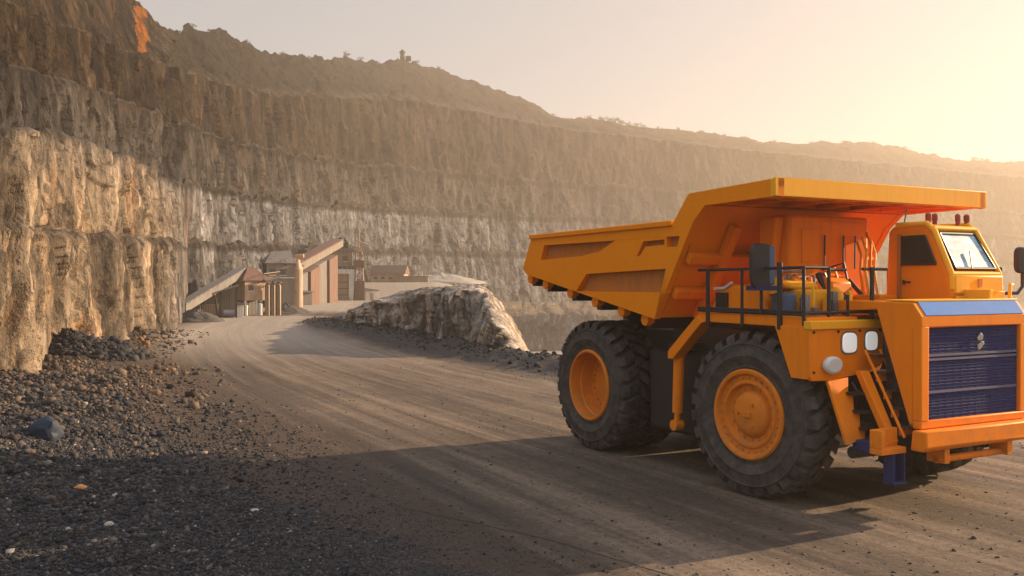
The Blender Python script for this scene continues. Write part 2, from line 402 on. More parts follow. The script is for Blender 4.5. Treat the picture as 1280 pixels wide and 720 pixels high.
# ------------------------------------------------------------------ lane (road centre line) and plateau edge
CL = np.array([(-62,330),(-52,260),(-44,205),(-38,165),(-33,130),(-28,98),(-21,72),(-12.5,50),(-4.5,34),(2.5,21),(8.5,10),(16,-4),(30,-30),(60,-80)], float)
def catmull(Pn, k=14):
    out = []
    for i in range(len(Pn)-1):
        p0 = Pn[max(i-1, 0)]; p1 = Pn[i]; p2 = Pn[i+1]; p3 = Pn[min(i+2, len(Pn)-1)]
        for j in range(k):
            t = j/k; out.append(.5*((2*p1)+(-p0+p2)*t+(2*p0-5*p1+4*p2-p3)*t*t+(-p0+3*p1-3*p2+p3)*t**3))
    out.append(Pn[-1]); return np.array(out)
CLs = catmull(CL, 12)
CLlen = np.concatenate([[0], np.cumsum(np.linalg.norm(np.diff(CLs, axis=0), axis=1))])
def pline_dist(x, y, pl, lens=None):
    best = np.full(x.shape, 1e9); side = np.zeros_like(best); al = np.zeros_like(best)
    for i in range(len(pl)-1):
        a, b = pl[i], pl[i+1]; d = b-a; L2 = (d**2).sum()
        t = np.clip(((x-a[0])*d[0]+(y-a[1])*d[1])/L2, 0, 1)
        dx = x-(a[0]+t*d[0]); dy = y-(a[1]+t*d[1]); q = np.hypot(dx, dy)
        m = q < best
        best = np.where(m, q, best); side = np.where(m, np.sign(d[0]*dy-d[1]*dx), side)
        if lens is not None: al = np.where(m, lens[i]+t*math.sqrt(L2), al)
    return best*side, al
# plateau: polygon of the haul level; beyond it the pit drops 20 m
PLAT = np.array([(-600,-300),(600,-300),(600,10),(70,26),(20,40),(1.6,50.5),(-1.5,60),(-2,80),(-6,120),(-12,200),(-22,330),(-60,345),(-120,600),(-600,600)], float)
def inside(x, y, poly):
    c = np.zeros(x.shape, bool); n = len(poly)
    for i in range(n):
        a, b = poly[i], poly[(i+1) % n]
        m = ((a[1] > y) != (b[1] > y))
        xi = (b[0]-a[0])*(y-a[1])/(b[1]-a[1]+1e-12)+a[0]
        c ^= m & (x < xi)
    return c
BERM = np.array([(70,24.5),(20,38.5),(9,43.5),(2.2,47.4),(-4.5,62),(-9.5,75),(-17.5,90),(-21,99)], float)
TOE = np.array([(-16.5,22),(-19.5,32),(-23,42),(-26,55),(-28.5,66),(-31.5,78),(-35,93)], float)    # foot of the near rock face
def heights(x, y):
    lat, al = pline_dist(x, y, CLs, CLlen)
    wl = np.interp(y, [0, 14, 18, 21, 28, 35, 44, 50, 66, 100, 160, 330], [5, 5.6, 6.8, 8.2, 9.0, 8.8, 8.6, 8.8, 7.5, 7.5, 8, 8])    # half width on the cliff side
    wr = np.interp(y, [0, 20, 40, 60, 100, 160, 330], [16, 16, 10, 8.5, 8, 8, 8])
    right = lat > 0
    w = np.where(right, wr, wl)
    out = np.clip((np.abs(lat)-w)/np.where(right, 7., 5.)+.5, 0, 1)                     # 0 road .. 1 gravel
    r = np.hypot(x, y)
    ed, _ = pline_dist(x, y, np.vstack([PLAT, PLAT[:1]])); ins = inside(x, y, PLAT)
    dd = np.where(ins, 0, np.abs(ed))
    h = -20*sstep(0, 13, dd+vnoise(x*.15, y*.15, 0, 3)*2*(dd > 1))
    # berm
    bd, bal = pline_dist(x, y, BERM, np.concatenate([[0], np.cumsum(np.linalg.norm(np.diff(BERM, axis=0), axis=1))]))
    bm = np.exp(-(bd/1.7)**2)*(.62+.18*vnoise(x*.5, y*.5, 0, 5)+.10*vnoise(x*1.7, y*1.7, 0, 6))
    h = h+bm
    # rubble slope at the foot of the near face
    td, _ = pline_dist(x, y, TOE); td = np.abs(td)
    lm = sstep(8.5, 0, td)*sstep(100, 70, y)*sstep(6, 20, y)
    talus = np.where(td < 7, sstep(6.5, 0, td)*sstep(100, 70, y)*sstep(6, 20, y)*(.45+.3*vnoise(x*.25, y*.25, 0, 8)), 0)
    lefts = inside(x, y, np.array([(-16.5,22),(-19.5,32),(-23,42),(-26,55),(-28.5,66),(-31.5,78),(-35,93),(-200,93),(-200,-50),(-14,-50),(-14,10)]))
    talus = np.where(lefts, np.maximum(talus, .55*sstep(6, 20, y)*sstep(100, 70, y)), talus)
    # gravel bank rising to the lower left of the camera
    bank = .8*sstep(-8.0, -15.5, x+.18*(y-20))*sstep(52, 30, y)
    talus = np.maximum(talus, bank)
    pile = 1.05*np.exp(-(((x+23.6)/3.0)**2+((y-50)/2.2)**2))
    h = h+talus+pile*(1+.3*vnoise(x*1.3, y*1.3, 0, 9))
    h += out*(.10*vnoise(x*.5, y*.5, 0, 1)+.06*vnoise(x*1.6, y*1.6, 0, 2)+.03*vnoise(x*4, y*4, 0, 4))*np.clip(1-dd, 0, 1)*sstep(300, 60, r)
    h += (.28*vnoise(x*.9, y*.9, 0, 21)+.16*vnoise(x*2.3, y*2.3, 0, 22))*np.clip(talus/1.2, 0, 1)
    # crusher yard and the rising terrace behind it
    ter = sstep(225, 262, y)*sstep(-75, -60, x)*sstep(-4, -24, x)
    h += 4.2*ter*ins
    # ledge low in the pit
    dark = np.clip(bm/.3, 0, 1)
    dark = np.maximum(dark, .75*np.clip(pile*1.4, 0, 1))
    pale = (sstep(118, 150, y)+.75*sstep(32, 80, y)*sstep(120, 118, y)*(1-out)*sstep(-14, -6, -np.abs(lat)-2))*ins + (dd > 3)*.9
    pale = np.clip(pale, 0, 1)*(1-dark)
    return h, out, dark, pale, lat, al, talus

def brown(lat, y, out):          # loose brown fines between the worn tracks and the gravel bank
    return sstep(3.2, 5.6, -lat)*sstep(85, 55, y)
# ------------------------------------------------------------------ ground sheet
na = 620
fr = np.linspace(-40, 40, 470, endpoint=False); bk = np.linspace(40, 320, na-470, endpoint=False)
ang = np.radians(np.concatenate([fr, bk]))
rad = np.concatenate([np.geomspace(2, 13, 14)[:-1], np.geomspace(13, 130, 250)[:-1], np.geomspace(130, 2600, 70)])
A, Rr = np.meshgrid(ang, rad); X = (Rr*np.sin(A)).ravel(); Yv = (Rr*np.cos(A)).ravel()
H, OUT, DK, PL, LAT, AL, TAL = heights(X, Yv)
nr = len(rad)
i0 = (np.arange(nr-1)[:, None]*na+np.arange(na)[None, :]).ravel(); i1 = (np.arange(nr-1)[:, None]*na+((np.arange(na)+1) % na)[None, :]).ravel()
Fq = np.stack([i0, i0+na, i1+na, i1], 1)
V = np.stack([X, Yv, H], 1)
cen = len(V); V = np.vstack([V, [[0, 0, 0]]])
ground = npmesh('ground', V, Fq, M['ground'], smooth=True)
bmg = bmesh.new(); bmg.from_mesh(ground.data); bmg.verts.ensure_lookup_table()
for k in range(na): bmg.faces.new((bmg.verts[cen], bmg.verts[k], bmg.verts[(k+1) % na])).smooth = True
bmg.normal_update()
bmg.to_mesh(ground.data); bmg.free()
app = lambda a: np.append(a, a[:1])
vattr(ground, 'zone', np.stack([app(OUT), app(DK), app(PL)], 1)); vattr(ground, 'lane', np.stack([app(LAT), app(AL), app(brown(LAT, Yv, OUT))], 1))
tag(ground, kind='structure')

# haul road: its own sheet just above the ground
lw = np.linspace(-1, 1, 131)
CLf = catmull(CL, 60)
d = np.gradient(CLf, axis=0); d /= np.linalg.norm(d, axis=1)[:, None]
nrm = np.stack([-d[:, 1], d[:, 0]], 1)
yy = CLf[:, 1]
wl = np.interp(yy, [0, 14, 18, 21, 28, 35, 44, 50, 66, 100, 160, 330], [5, 5.6, 6.8, 8.2, 9.0, 8.8, 8.6, 8.8, 7.5, 7.5, 8, 8])-2.8
wr = np.interp(yy, [0, 20, 40, 60, 100, 160, 330], [13, 13, 9, 7.5, 7, 7, 7])-1.0
off = np.where(lw[None, :] < 0, lw[None, :]*wl[:, None], lw[None, :]*wr[:, None])
keep = yy > -20
RX = CLf[:, None, 0]+nrm[:, None, 0]*off; RY = CLf[:, None, 1]+nrm[:, None, 1]*off
RX, RY, off = RX[keep], RY[keep], off[keep]
h, o_, dk, pl, la, al, ta = heights(RX.ravel(), RY.ravel())
rows, cols = RX.shape
ii = (np.arange(rows-1)[:, None]*cols+np.arange(cols-1)[None, :]).ravel()
FR = np.stack([ii, ii+1, ii+cols+1, ii+cols], 1)
road = npmesh('road', np.stack([RX.ravel(), RY.ravel(), h+.008], 1), FR, M['ground'], smooth=True)
vattr(road, 'zone', np.stack([o_, dk, pl], 1)); vattr(road, 'lane', np.stack([la, al, brown(la, RY.ravel(), o_)], 1))
tag(road, kind='structure')

# ------------------------------------------------------------------ stones (stuff)
ICO = bmesh.new(); bmesh.ops.create_icosphere(ICO, subdivisions=1, radius=1)
icoV = np.array([v.co[:] for v in ICO.verts]); icoF = np.array([[v.index for v in f.verts] for f in ICO.faces]); ICO.free()
def scatter(name, xs, ys, size, tone, mat, sink=.25, zoff=None):
    n = len(xs)
    z = heights(xs, ys)[0] if zoff is None else zoff
    a = rng.uniform(0, 2*np.pi, n); ca, sa = np.cos(a), np.sin(a)
    sx = size*rng.uniform(.7, 1.3, n); sy = size*rng.uniform(.6, 1.1, n); sz = size*rng.uniform(.45, .95, n)
    v = icoV[None]*(1+rng.uniform(-.45, .38, (n, len(icoV), 1)))
    cp = rng.uniform(.42, .85, (n, 1, 3)); v = np.clip(v, -cp, cp)*1.25
    tl = rng.uniform(-.8, .8, n)
    x = v[..., 0]*sx[:, None]; y = v[..., 1]*sy[:, None]; zz = v[..., 2]*sz[:, None]
    x, zz = x*np.cos(tl)[:, None]-zz*np.sin(tl)[:, None], x*np.sin(tl)[:, None]+zz*np.cos(tl)[:, None]
    X_ = x*ca[:, None]-y*sa[:, None]+xs[:, None]; Y_ = x*sa[:, None]+y*ca[:, None]+ys[:, None]; Z_ = zz+(z+sz*(.5-sink))[:, None]
    VV = np.stack([X_, Y_, Z_], -1).reshape(-1, 3)
    FF = (icoF[None]+(np.arange(n)*len(icoV))[:, None, None]).reshape(-1, 3)
    o = npmesh(name, VV, FF, mat)
    vattr(o, 'tone', np.repeat(tone, len(icoV))[:, None].repeat(3, 1))
    return o
def sample(n, r0, r1, a0, a1):
    r = r0*(r1/r0)**rng.uniform(0, 1, n); a = np.radians(rng.uniform(a0, a1, n))
    return r*np.sin(a), r*np.cos(a)
xs, ys = sample(230000, 12.5, 44, -34, 10)
h_, ou, dk_, pl_, la_, al_, ta_ = heights(xs, ys)
pk = rng.uniform(0, 1, len(xs)) < np.maximum(np.clip((ou-.3)*1.5, 0, 1)*np.where(la_ < 0, 1, .5), .22*brown(la_, ys, ou)*sstep(40, 24, ys))
xs, ys = xs[pk], ys[pk]; r = np.hypot(xs, ys)
sz = np.clip(rng.lognormal(-3.95, .5, len(xs)), .009, .085)*np.clip(r/18, .8, 2.0)*np.clip(.55+.45*(-xs-ys*.28+3)/4, .5, 1.1)
tone = rng.beta(1.6, 2.4, len(xs)); tone[rng.uniform(0, 1, len(xs)) > .9975] = 1
g = scatter('gravel', xs, ys, sz, tone, M['stones']); tag(g, 'dark loose gravel spread over the ground left of the haul road', 'gravel', kind='stuff')
xs, ys = sample(9000, 13, 60, -30, 30)
la_ = heights(xs, ys)
pk = (la_[1] < .3); xs, ys = xs[pk], ys[pk]
g = scatter('pebbles', xs, ys, np.clip(rng.lognormal(-4.1, .5, len(xs)), .006, .06), rng.beta(2, 2, len(xs))*.93, M['stones'], .35)
tag(g, 'sparse pale pebbles lying on the worn dirt road', 'pebbles', kind='stuff')
xs = rng.uniform(-34, -7, 170000); ys = 13+67*rng.uniform(0, 1, 170000)**1.3
q = heights(xs, ys)
pk = rng.uniform(0, 1, len(xs)) < np.clip(q[6]/1.1, 0, 1)*np.clip(1.5-ys/80, .3, 1)
xs, ys = xs[pk], ys[pk]
g = scatter('rubble', xs, ys, np.clip(rng.lognormal(-3.55, .6, len(xs)), .018, .17)*np.clip(np.hypot(xs, ys)/24, .8, 1.9), rng.beta(2, 2.6, len(xs)), M['rubble'])
tag(g, 'brown broken rubble banked against the foot of the near rock face', 'rubble', kind='stuff')
# spoil heap of dark stones below the face
th = rng.uniform(0, 2*np.pi, 2600); rr = np.sqrt(rng.uniform(0, 1, 2600))
xs = -23.6+3.6*rr*np.cos(th); ys = 50+2.8*rr*np.sin(th)
g = scatter('spoil_heap', xs, ys, np.clip(rng.lognormal(-2.2, .4, 2600), .06, .32), rng.beta(1.5, 3, 2600)*.6, M['stones'])
tag(g, 'low heap of dark broken stones at the roadside below the pale face', 'stone heap', kind='stuff')
# stones along the berm
bl = np.concatenate([[0], np.cumsum(np.linalg.norm(np.diff(BERM, axis=0), axis=1))])
t = rng.uniform(0, bl[-1], 5000)
xs = np.interp(t, bl, BERM[:, 0])+rng.normal(0, .9, 5000); ys = np.interp(t, bl, BERM[:, 1])+rng.normal(0, .9, 5000)
g = scatter('berm_stones', xs, ys, np.clip(rng.lognormal(-2.7, .4, 5000), .03, .25), rng.beta(1.5, 3, 5000)*.7, M['stones'])
tag(g, 'dark broken stones heaped along the edge berm between road and pit', 'berm stones', kind='stuff')

# single boulders
def boulder(name, x, y, r, mat, label, sq=(1, 1, 1), seed=0, rz=0., group=None, sink=.3):
    b = bmesh.new(); bmesh.ops.create_icosphere(b, subdivisions=3, radius=1)
    v = np.array([q.co[:] for q in b.verts])
    k = 1+.22*vnoise(v[:, 0]*1.3+seed*7, v[:, 1]*1.3, v[:, 2]*1.3, seed)+.09*vnoise(v[:, 0]*3.5, v[:, 1]*3.5+seed, v[:, 2]*3.5, seed+1)
    # facet: flatten against a few planes
    v = v*k[:, None]
    rg = np.random.default_rng(seed)
    for _ in range(9 if seed != 3 else 0):
        nn = rg.normal(size=3); nn /= np.linalg.norm(nn); dd = v@nn; lim = rg.uniform(.68, .9)
        v = v-np.clip(dd-lim, 0, 9)[:, None]*nn
    v = v*np.array(sq)*r
    for q, c in zip(b.verts, v): q.co = c
    me = bpy.data.meshes.new(name); b.to_mesh(me); b.free(); me.materials.append(mat)
    me.polygons.foreach_set('use_smooth', [True]*len(me.polygons)); me.set_sharp_from_angle(angle=R(26))
    o = bpy.data.objects.new(name, me); COL.objects.link(o)
    z = float(heights(np.array([x]), np.array([y]))[0][0])
    o.location = (x, y, z+r*sq[2]*(1-sink*2)*.75); o.rotation_euler = (rg.uniform(-.2, .2), rg.uniform(-.2, .2), rz)
    tag(o, label, 'boulder', group); return o
mb_ = plain('blue_rock', (.016, .026, .045), .75, 0, .5, 6)
pale_ = plain('pale_rock', (.42, .36, .29), .85, 0, .3, 8)
och_ = plain('ochre_rock', (.50, .22, .07), .85, 0, .35, 8)
boulder('boulder', -12.6, 24.6, .56, mb_, 'smooth dark blue grey boulder resting on the rubble at the left edge', (1.15, .75, .72), 3, R(-50))
boulder('boulder', -7.5, 16.9, .08, pale_, 'pale fist sized rock lying on the dark gravel right of the orange stones', (1.2, .9, .8), 4)
boulder('boulder', -9.2, 19.4, .13, och_, 'ochre orange rock low on the gravel bank below the blue boulder', (1.2, .9, .7), 5)
boulder('boulder', -5.2, 18.3, .07, pale_, 'small pale oval rock at the rim of the shadow on the gravel', (1.5, .9, .6), 6)

# ------------------------------------------------------------------ quarry walls
def tab(u, pts):
    a = np.array(pts, float); return np.interp(u, a[:, 0], a[:, 1])
def stairs(u, toe_v, crest_v, dtoe, dcrest): return toe_v, crest_v, dtoe, dcrest
us = np.concatenate([np.linspace(-900, -60, 70, endpoint=False), np.linspace(-60, 1340, 1150, endpoint=False), np.linspace(1340, 2300, 90)])
def smooth(a, k=7):
    kk = np.ones(k)/k; p = np.pad(a, k//2, mode='edge'); return np.convolve(p, kk, 'valid')
# crest lines (v) and distances (d)
vA = tab(us, [(-900,150),(-60,280),(0,290),(40,293),(100,303),(150,304),(215,310),(300,312),(440,318),(660,321),(800,323),(1280,330),(2300,335)])
dA = tab(us, [(-900,18),(-60,34.5),(0,39),(60,50),(130,64),(215,86),(226,116),(300,150),(380,205),(440,262),(540,330),(660,385),(800,450),(1280,600),(2300,700)])
tA = tab(us, [(-900,620),(-60,515),(0,487),(60,459),(130,436),(215,412),(226,396),(300,388),(380,378),(440,372),(520,370),(560,374),(620,376),(700,378),(800,378),(1280,378),(2300,378)])
vB = tab(us, [(-900,-150),(-60,158),(0,163),(45,167),(100,182),(125,195),(155,200),(175,205),(190,216),(215,232),(235,236),(290,246),(340,255),(430,263),(500,268),(620,274),(740,278),(900,284),(1280,300),(2300,310)])
dB = tab(us, [(-900,24),(-60,43),(0,49),(60,61),(130,76),(215,104),(240,132),(300,164),(380,222),(440,280),(540,350),(660,405),(800,472),(1280,625),(2300,730)])
vC = tab(us, [(-900,-400),(-60,60),(0,85),(100,112),(160,135),(185,143),(215,158),(235,165),(280,178),(300,185),(345,195),(400,205),(430,210),(520,218),(600,226),(680,232),(740,237),(900,248),(1280,270),(2300,285)])
dC = dB*1.045+4
vD = tab(us, [(-900,-700),(-60,-30),(0,5),(100,40),(185,75),(240,93),(265,103),(320,118),(420,122),(520,126),(600,142),(680,158),(740,165),(900,184),(1100,205),(1280,222),(2300,240)])
dD = dC*1.045+5
vR = tab(us, [(-900,-900),(-60,-210),(60,-110),(120,-55),(165,0),(180,16),(200,31),(212,36),(235,37),(270,38),(300,51),(330,65),(400,72),(440,74),(480,78),(495,76),(510,79),(560,92),(610,110),(650,125),(675,132),(690,145),(730,149),(760,152),(800,158),(860,165),(900,168),(940,174),(980,180),(1030,178),(1060,176),(1120,184),(1200,200),(1230,202),(1280,203),(1500,210),(2300,225)])
dR = dD*1.10+tab(us, [(-900,2),(150,6),(230,30),(600,50),(2300,60)])
vZ = tab(us, [(-900,640),(-60,530),(430,380),(540,391),(620,392.5),(740,393),(1280,393),(2300,393)])
dZ = tab(us, [(-900,17.6),(-60,34),(0,38.5),(60,49),(130,63),(215,85),(226,115),(300,148),(380,203),(440,259),(540,300),(620,318),(740,330),(1280,430),(2300,500)])
tZ = vZ+tab(us, [(-900,20),(540,30),(620,45),(740,45),(2300,44)])
def pt(v, dd):
    return np.stack([(us-640)/FPX*dd, dd, CH+(351-v)/FPX*dd], 1)
rowsP = []; zone = []
def seg(pa, pb, n, power=1., za=0., zb=0., face=True):
    for i in range(n):
        t = i/n; rowsP.append(pa*(1-t)+pb*t); zone.append((za*(1-t)+zb*t, face, min(t, 1-t)*2))
Zt = pt(tZ, dZ*.985); Zc = pt(vZ, dZ)
At = pt(tA, dA*.975); At[:, 2] = np.minimum(At[:, 2], np.where(us < 520, -1., At[:, 2])); 
low = us < 470
Zc[low] = At[low]-np.array([0, 1, 2.]); Zt[low] = At[low]-np.array([0, 2., 14])
Ac = pt(vA, dA); Bc = pt(vB, dB); Cc = pt(vC, dC); Dc = pt(vD, dD); Rc = pt(vR, dR)
def toe_of(c_low, c_up, bench):          # foot of the next face: set back from the crest below it
    f = c_up.copy(); dirn = c_low[:, :2]/np.linalg.norm(c_low[:, :2], axis=1)[:, None]
    f[:, :2] = c_up[:, :2]*.982; f[:, 2] = c_low[:, 2]+np.minimum(gap(c_low, f), 30)*.10; return f
gap = lambda a, b: np.linalg.norm(b[:, :2]-a[:, :2], axis=1)
Bt = toe_of(Ac, Bc, gap(Ac, Bc)*.62); Ct = toe_of(Bc, Cc, gap(Bc, Cc)*.60); Dt = toe_of(Cc, Dc, gap(Cc, Dc)*.60)
Bk = Rc.copy(); Bk[:, :2] *= 1.25; Bk[:, 2] = Rc[:, 2]*.9
seg(Zt, Zc, 26); seg(Zc, At, 5, face=False); seg(At, Ac, 62)
seg(Ac, Bt, 5, face=False); seg(Bt, Bc, 52, za=.0, zb=.16); seg(Bc, Ct, 5, face=False, za=.5, zb=.5); seg(Ct, Cc, 46, za=.55, zb=.72)
seg(Cc, Dt, 4, face=False, za=.9, zb=.9); seg(Dt, Dc, 50, za=.92, zb=1.); seg(Dc, Rc, 36, face=False, za=1, zb=1); seg(Rc, Bk, 8, face=False, za=1, zb=1)
G = np.array(rowsP)                       # rows x cols x 3
zz = np.array([z[0] for z in zone]); isface = np.array([z[1] for z in zone], float)
nR, nC, _ = G.shape
iD = [i for i in range(nR) if abs(zz[i]-1) < 1e-6 and not zone[i][1]][0]
# outward normal in plan (towards the camera side), from tangent along columns
T = np.gradient(G, axis=1); T[..., 2] = 0
k = np.ones(41)/41
mid = Ac; Tm = np.gradient(mid, axis=0)[:, :2]
Tm = np.stack([np.convolve(np.pad(Tm[:, j], 20, mode='edge'), k, 'valid') for j in (0, 1)], 1); Tm /= np.linalg.norm(Tm, axis=1)[:, None]
Nn = np.stack([Tm[:, 1], -Tm[:, 0]], 1)
Nn = Nn*np.sign(-(Nn*mid[:, :2]).sum(1))[:, None]
s_len = np.concatenate([[0], np.cumsum(np.linalg.norm(np.diff(mid[:, :2], axis=0), axis=1))])
sp = np.gradient(s_len)[None, :]          # column spacing in metres
S = G[..., 0]; Q = G[..., 1]; Zh = G[..., 2]
disp = np.zeros((nR, nC))
for wl_, amp, zs_, sd in ((46, 3.6, .25, 31), (21, 1.2, .3, 32), (9, .75, .2, 33), (4.2, .85, .22, 34), (2.0, .65, .28, 35), (1.0, .42, .35, 36), (.5, .2, .5, 37)):
    f = np.clip(wl_/(sp*2.2)-.4, 0, 1)
    warp = .9*vnoise(S/wl_/2, Q/wl_/2, Zh/wl_*.5, sd+50)
    n = vnoise(S/wl_+warp, Q/wl_+warp, Zh*zs_/wl_, sd)
    rg_ = 1-2*np.abs(n)                   # ridged: sharp buttresses, rounded gullies
    bs = tab(us, [(-900,.25),(0,.30),(200,.35),(240,.6),(440,1.0),(2300,1.3)])[None, :]
    disp += f*amp*(.55*n+.45*rg_)*(bs if wl_ > 5 else np.maximum(bs, .65))
big_ok = tab(us, [(-900,.25),(0,.30),(200,.35),(240,.6),(440,1.0),(2300,1.3)])[None, :]
blk = np.zeros((nR, nC)); bw_ = 0
SL = np.broadcast_to(s_len[None, :], (nR, nC))
for wl_, asp, amp, sd_ in ((9, 2.6, 1.0, 301), (3.6, 3.1, .85, 311), (1.7, 2.7, .55, 321), (.8, 2.2, .26, 331)):
    f = np.clip(wl_/(sp*2.2)-.3, 0, 1)
    wx = .75*vnoise(S/wl_*.6, Q/wl_*.6, Zh/wl_*.45, sd_+5); c_ = cells(SL/wl_+wx+Zh*.12/wl_, Zh/(wl_*asp)+wx*.9+.5*vnoise(S/wl_, Q/wl_, 7, sd_+6), sd_)
    disp += f*amp*c_*np.maximum(bs, .45); blk += f*c_*(.6 if wl_ > 3 else .45)
dist = Q
wgt = np.where(isface > 0, 1., .55)[:, None]
G[..., 0] += Nn[None, :, 0]*disp*wgt; G[..., 1] += Nn[None, :, 1]*disp*wgt
# vertical roughness of crests and benches, subtle
vn = vnoise(S/7, Q/7, 0, 61)*.6+vnoise(S/2.2, Q/2.2, 3, 62)*.35
fz = np.zeros((nR, 1)); fz[:, 0] = [1 if not z[1] else .3 for z in zone]
G[..., 2] += vn*fz*np.clip(Q/90, .35, 2.2)*.8
crest_rows = [31+62, 31+62+5+52, 31+62+5+52+5+46]
lip = np.zeros(nR)
for cr in crest_rows:
    lip[cr-2:cr+3] = (.5, 1.6, 2., 1.6, .8)
    G[cr-1:cr+2, :, 2] += np.array([.35, 1., .8])[:, None]*np.clip(Q[cr]*.0065, .3, 3.2)[None, :]*(1+.5*vnoise(S[cr]/3, Q[cr]/3, 0, 65))[None, :]
hill = np.zeros((nR, nC)); 
for i in range(iD, nR): hill[i] = sstep(0, .18, np.full(nC, (i-iD)/36.))*sstep(185, 250, us)
G[..., 2] += hill*(vnoise(S/16, Q/16, 1, 63)*1.3+vnoise(S/5, Q/5, 1, 64)*.5)*np.clip(Q/400, .1, 1)
G[..., 2] = np.maximum(G[..., 2], -21.5)
och = np.zeros((nR, nC))
uu = us[None, :]+6*vnoise(S/5, Q/5, Zh*.1, 70)
vv = 351-(Zh-CH)/Q*FPX
och = ((uu > 164+(vv-20)*.12) & (uu < 180+(vv-20)*-.02) & (vv > 8) & (vv < 66)).astype(float)
ii = (np.arange(nR-1)[:, None]*nC+np.arange(nC-1)[None, :]).ravel()
FC = np.stack([ii, ii+1, ii+nC+1, ii+nC], 1)
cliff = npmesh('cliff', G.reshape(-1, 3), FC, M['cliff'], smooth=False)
leftup = tab(us, [(-900,1),(60,1),(200,1),(700,1),(2300,1)])[None, :]
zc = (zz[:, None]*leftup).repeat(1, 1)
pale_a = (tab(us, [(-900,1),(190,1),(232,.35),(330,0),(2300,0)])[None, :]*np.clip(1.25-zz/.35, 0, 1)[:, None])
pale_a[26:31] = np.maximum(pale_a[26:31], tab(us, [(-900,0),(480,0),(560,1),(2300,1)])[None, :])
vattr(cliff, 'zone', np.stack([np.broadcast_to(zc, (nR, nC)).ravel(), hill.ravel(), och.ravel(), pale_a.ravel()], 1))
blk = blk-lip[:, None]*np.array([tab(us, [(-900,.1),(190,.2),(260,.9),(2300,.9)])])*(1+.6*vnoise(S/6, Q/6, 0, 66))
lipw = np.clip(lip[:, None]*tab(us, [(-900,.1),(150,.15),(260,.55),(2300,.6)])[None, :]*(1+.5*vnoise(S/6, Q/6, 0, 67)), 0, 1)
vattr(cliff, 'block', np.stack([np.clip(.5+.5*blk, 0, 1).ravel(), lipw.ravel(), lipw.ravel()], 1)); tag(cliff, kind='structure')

# rock outcrop left standing between road and pit
n1, n2 = 230, 60
ub = np.linspace(428, 668, n1)
base_v = np.interp(ub, [428,470,520,580,640,668], [404,416,426,436,450,458]); base_d = 4.58*FPX/(base_v-351)+2.2
front_v = np.interp(ub, [428,450,480,520,560,600,616,635,652,668], [399,386,376,370,366,363,372,398,426,455])
back_v = np.interp(ub, [428,450,470,500,540,600,612,625,640,655,668], [394,385,377,367,362,357.5,360,376,398,426,455])
bd = base_d; fd = base_d*1.03+.8; kd = base_d*1.16+5
def p3(u, v, dd): return np.stack([(u-640)/FPX*dd, dd, CH+(351-v)/FPX*dd], 1)
a0 = p3(ub, base_v, bd); a0[:, 2] = -1.; a1 = p3(ub, front_v, fd); a2 = p3(ub, back_v, kd); a3 = a2.copy(); a3[:, 0] *= 1.1; a3[:, 1] *= 1.1; a3[:, 2] = -20
rws = []
for (pa, pb, n) in ((a0, a1, 44), (a1, a2, 16), (a2, a3, 12)):
    for i in range(n): rws.append(pa*(1-i/n)+pb*(i/n))
rws.append(a3)
Gm = np.array(rws); S, Q, Zh = Gm[..., 0].copy(), Gm[..., 1].copy(), Gm[..., 2].copy()
dn = np.zeros(S.shape)
for wl_, amp, sd in ((7, 1.6, 81), (3.2, 1.5, 82), (1.5, .9, 83), (.7, .4, 84)):
    n = vnoise(S/wl_+Zh*.35/wl_, Q/wl_, Zh*.3/wl_, sd); dn += amp*(.5*n+.5*(1-2*np.abs(n)))
sl_ = np.concatenate([[0], np.cumsum(np.hypot(*np.diff(a0[:, :2], axis=0).T))])[None, :]+0*S
for wl_, asp, amp, sd_ in ((2.6, 4., .7, 401), (1.2, 4., .5, 411), (.6, 3., .22, 421)):
    wx = .4*vnoise(S/wl_, Q/wl_, Zh/wl_, sd_+5); dn += amp*cells(sl_/wl_+wx-Zh*.3/wl_, Zh/(wl_*asp)+wx*.6, sd_)
rowi = np.arange(len(rws)); wf = np.where(rowi < 44, 1, .35)[:, None]*np.clip((rowi/6.), 0, 1)[:, None]
taper = np.clip(np.minimum(np.arange(n1), n1-1-np.arange(n1))/18., .1, 1)[None, :]
Gm[..., 0] += -.45*dn*wf*taper; Gm[..., 1] += -.9*dn*wf*taper
Gm[..., 2] += (vnoise(S/2.5, Q/2.5, 0, 85)*.35+vnoise(S/.9, Q/.9, 0, 86)*.18)*np.where((rowi > 36) & (rowi < 64), 1, .2)[:, None]*taper
nr_, nc_ = S.shape; ii = (np.arange(nr_-1)[:, None]*nc_+np.arange(nc_-1)[None, :]).ravel()
oc = npmesh('rock_outcrop', Gm.reshape(-1, 3), np.stack([ii, ii+1, ii+nc_+1, ii+nc_], 1), M['outcrop'], smooth=False)
tag(oc, kind='structure')
# ------------------------------------------------------------------ haul truck (local frame: x forward, y to its left, z up, origin under the front axle)
truck = empty('haul_truck', (7.50, 20.62, 0), R(-62))
tag(truck, 'huge orange rigid mining haul truck with raised rimmed dump bed, standing on the dirt road', 'dump truck')
TR = truck
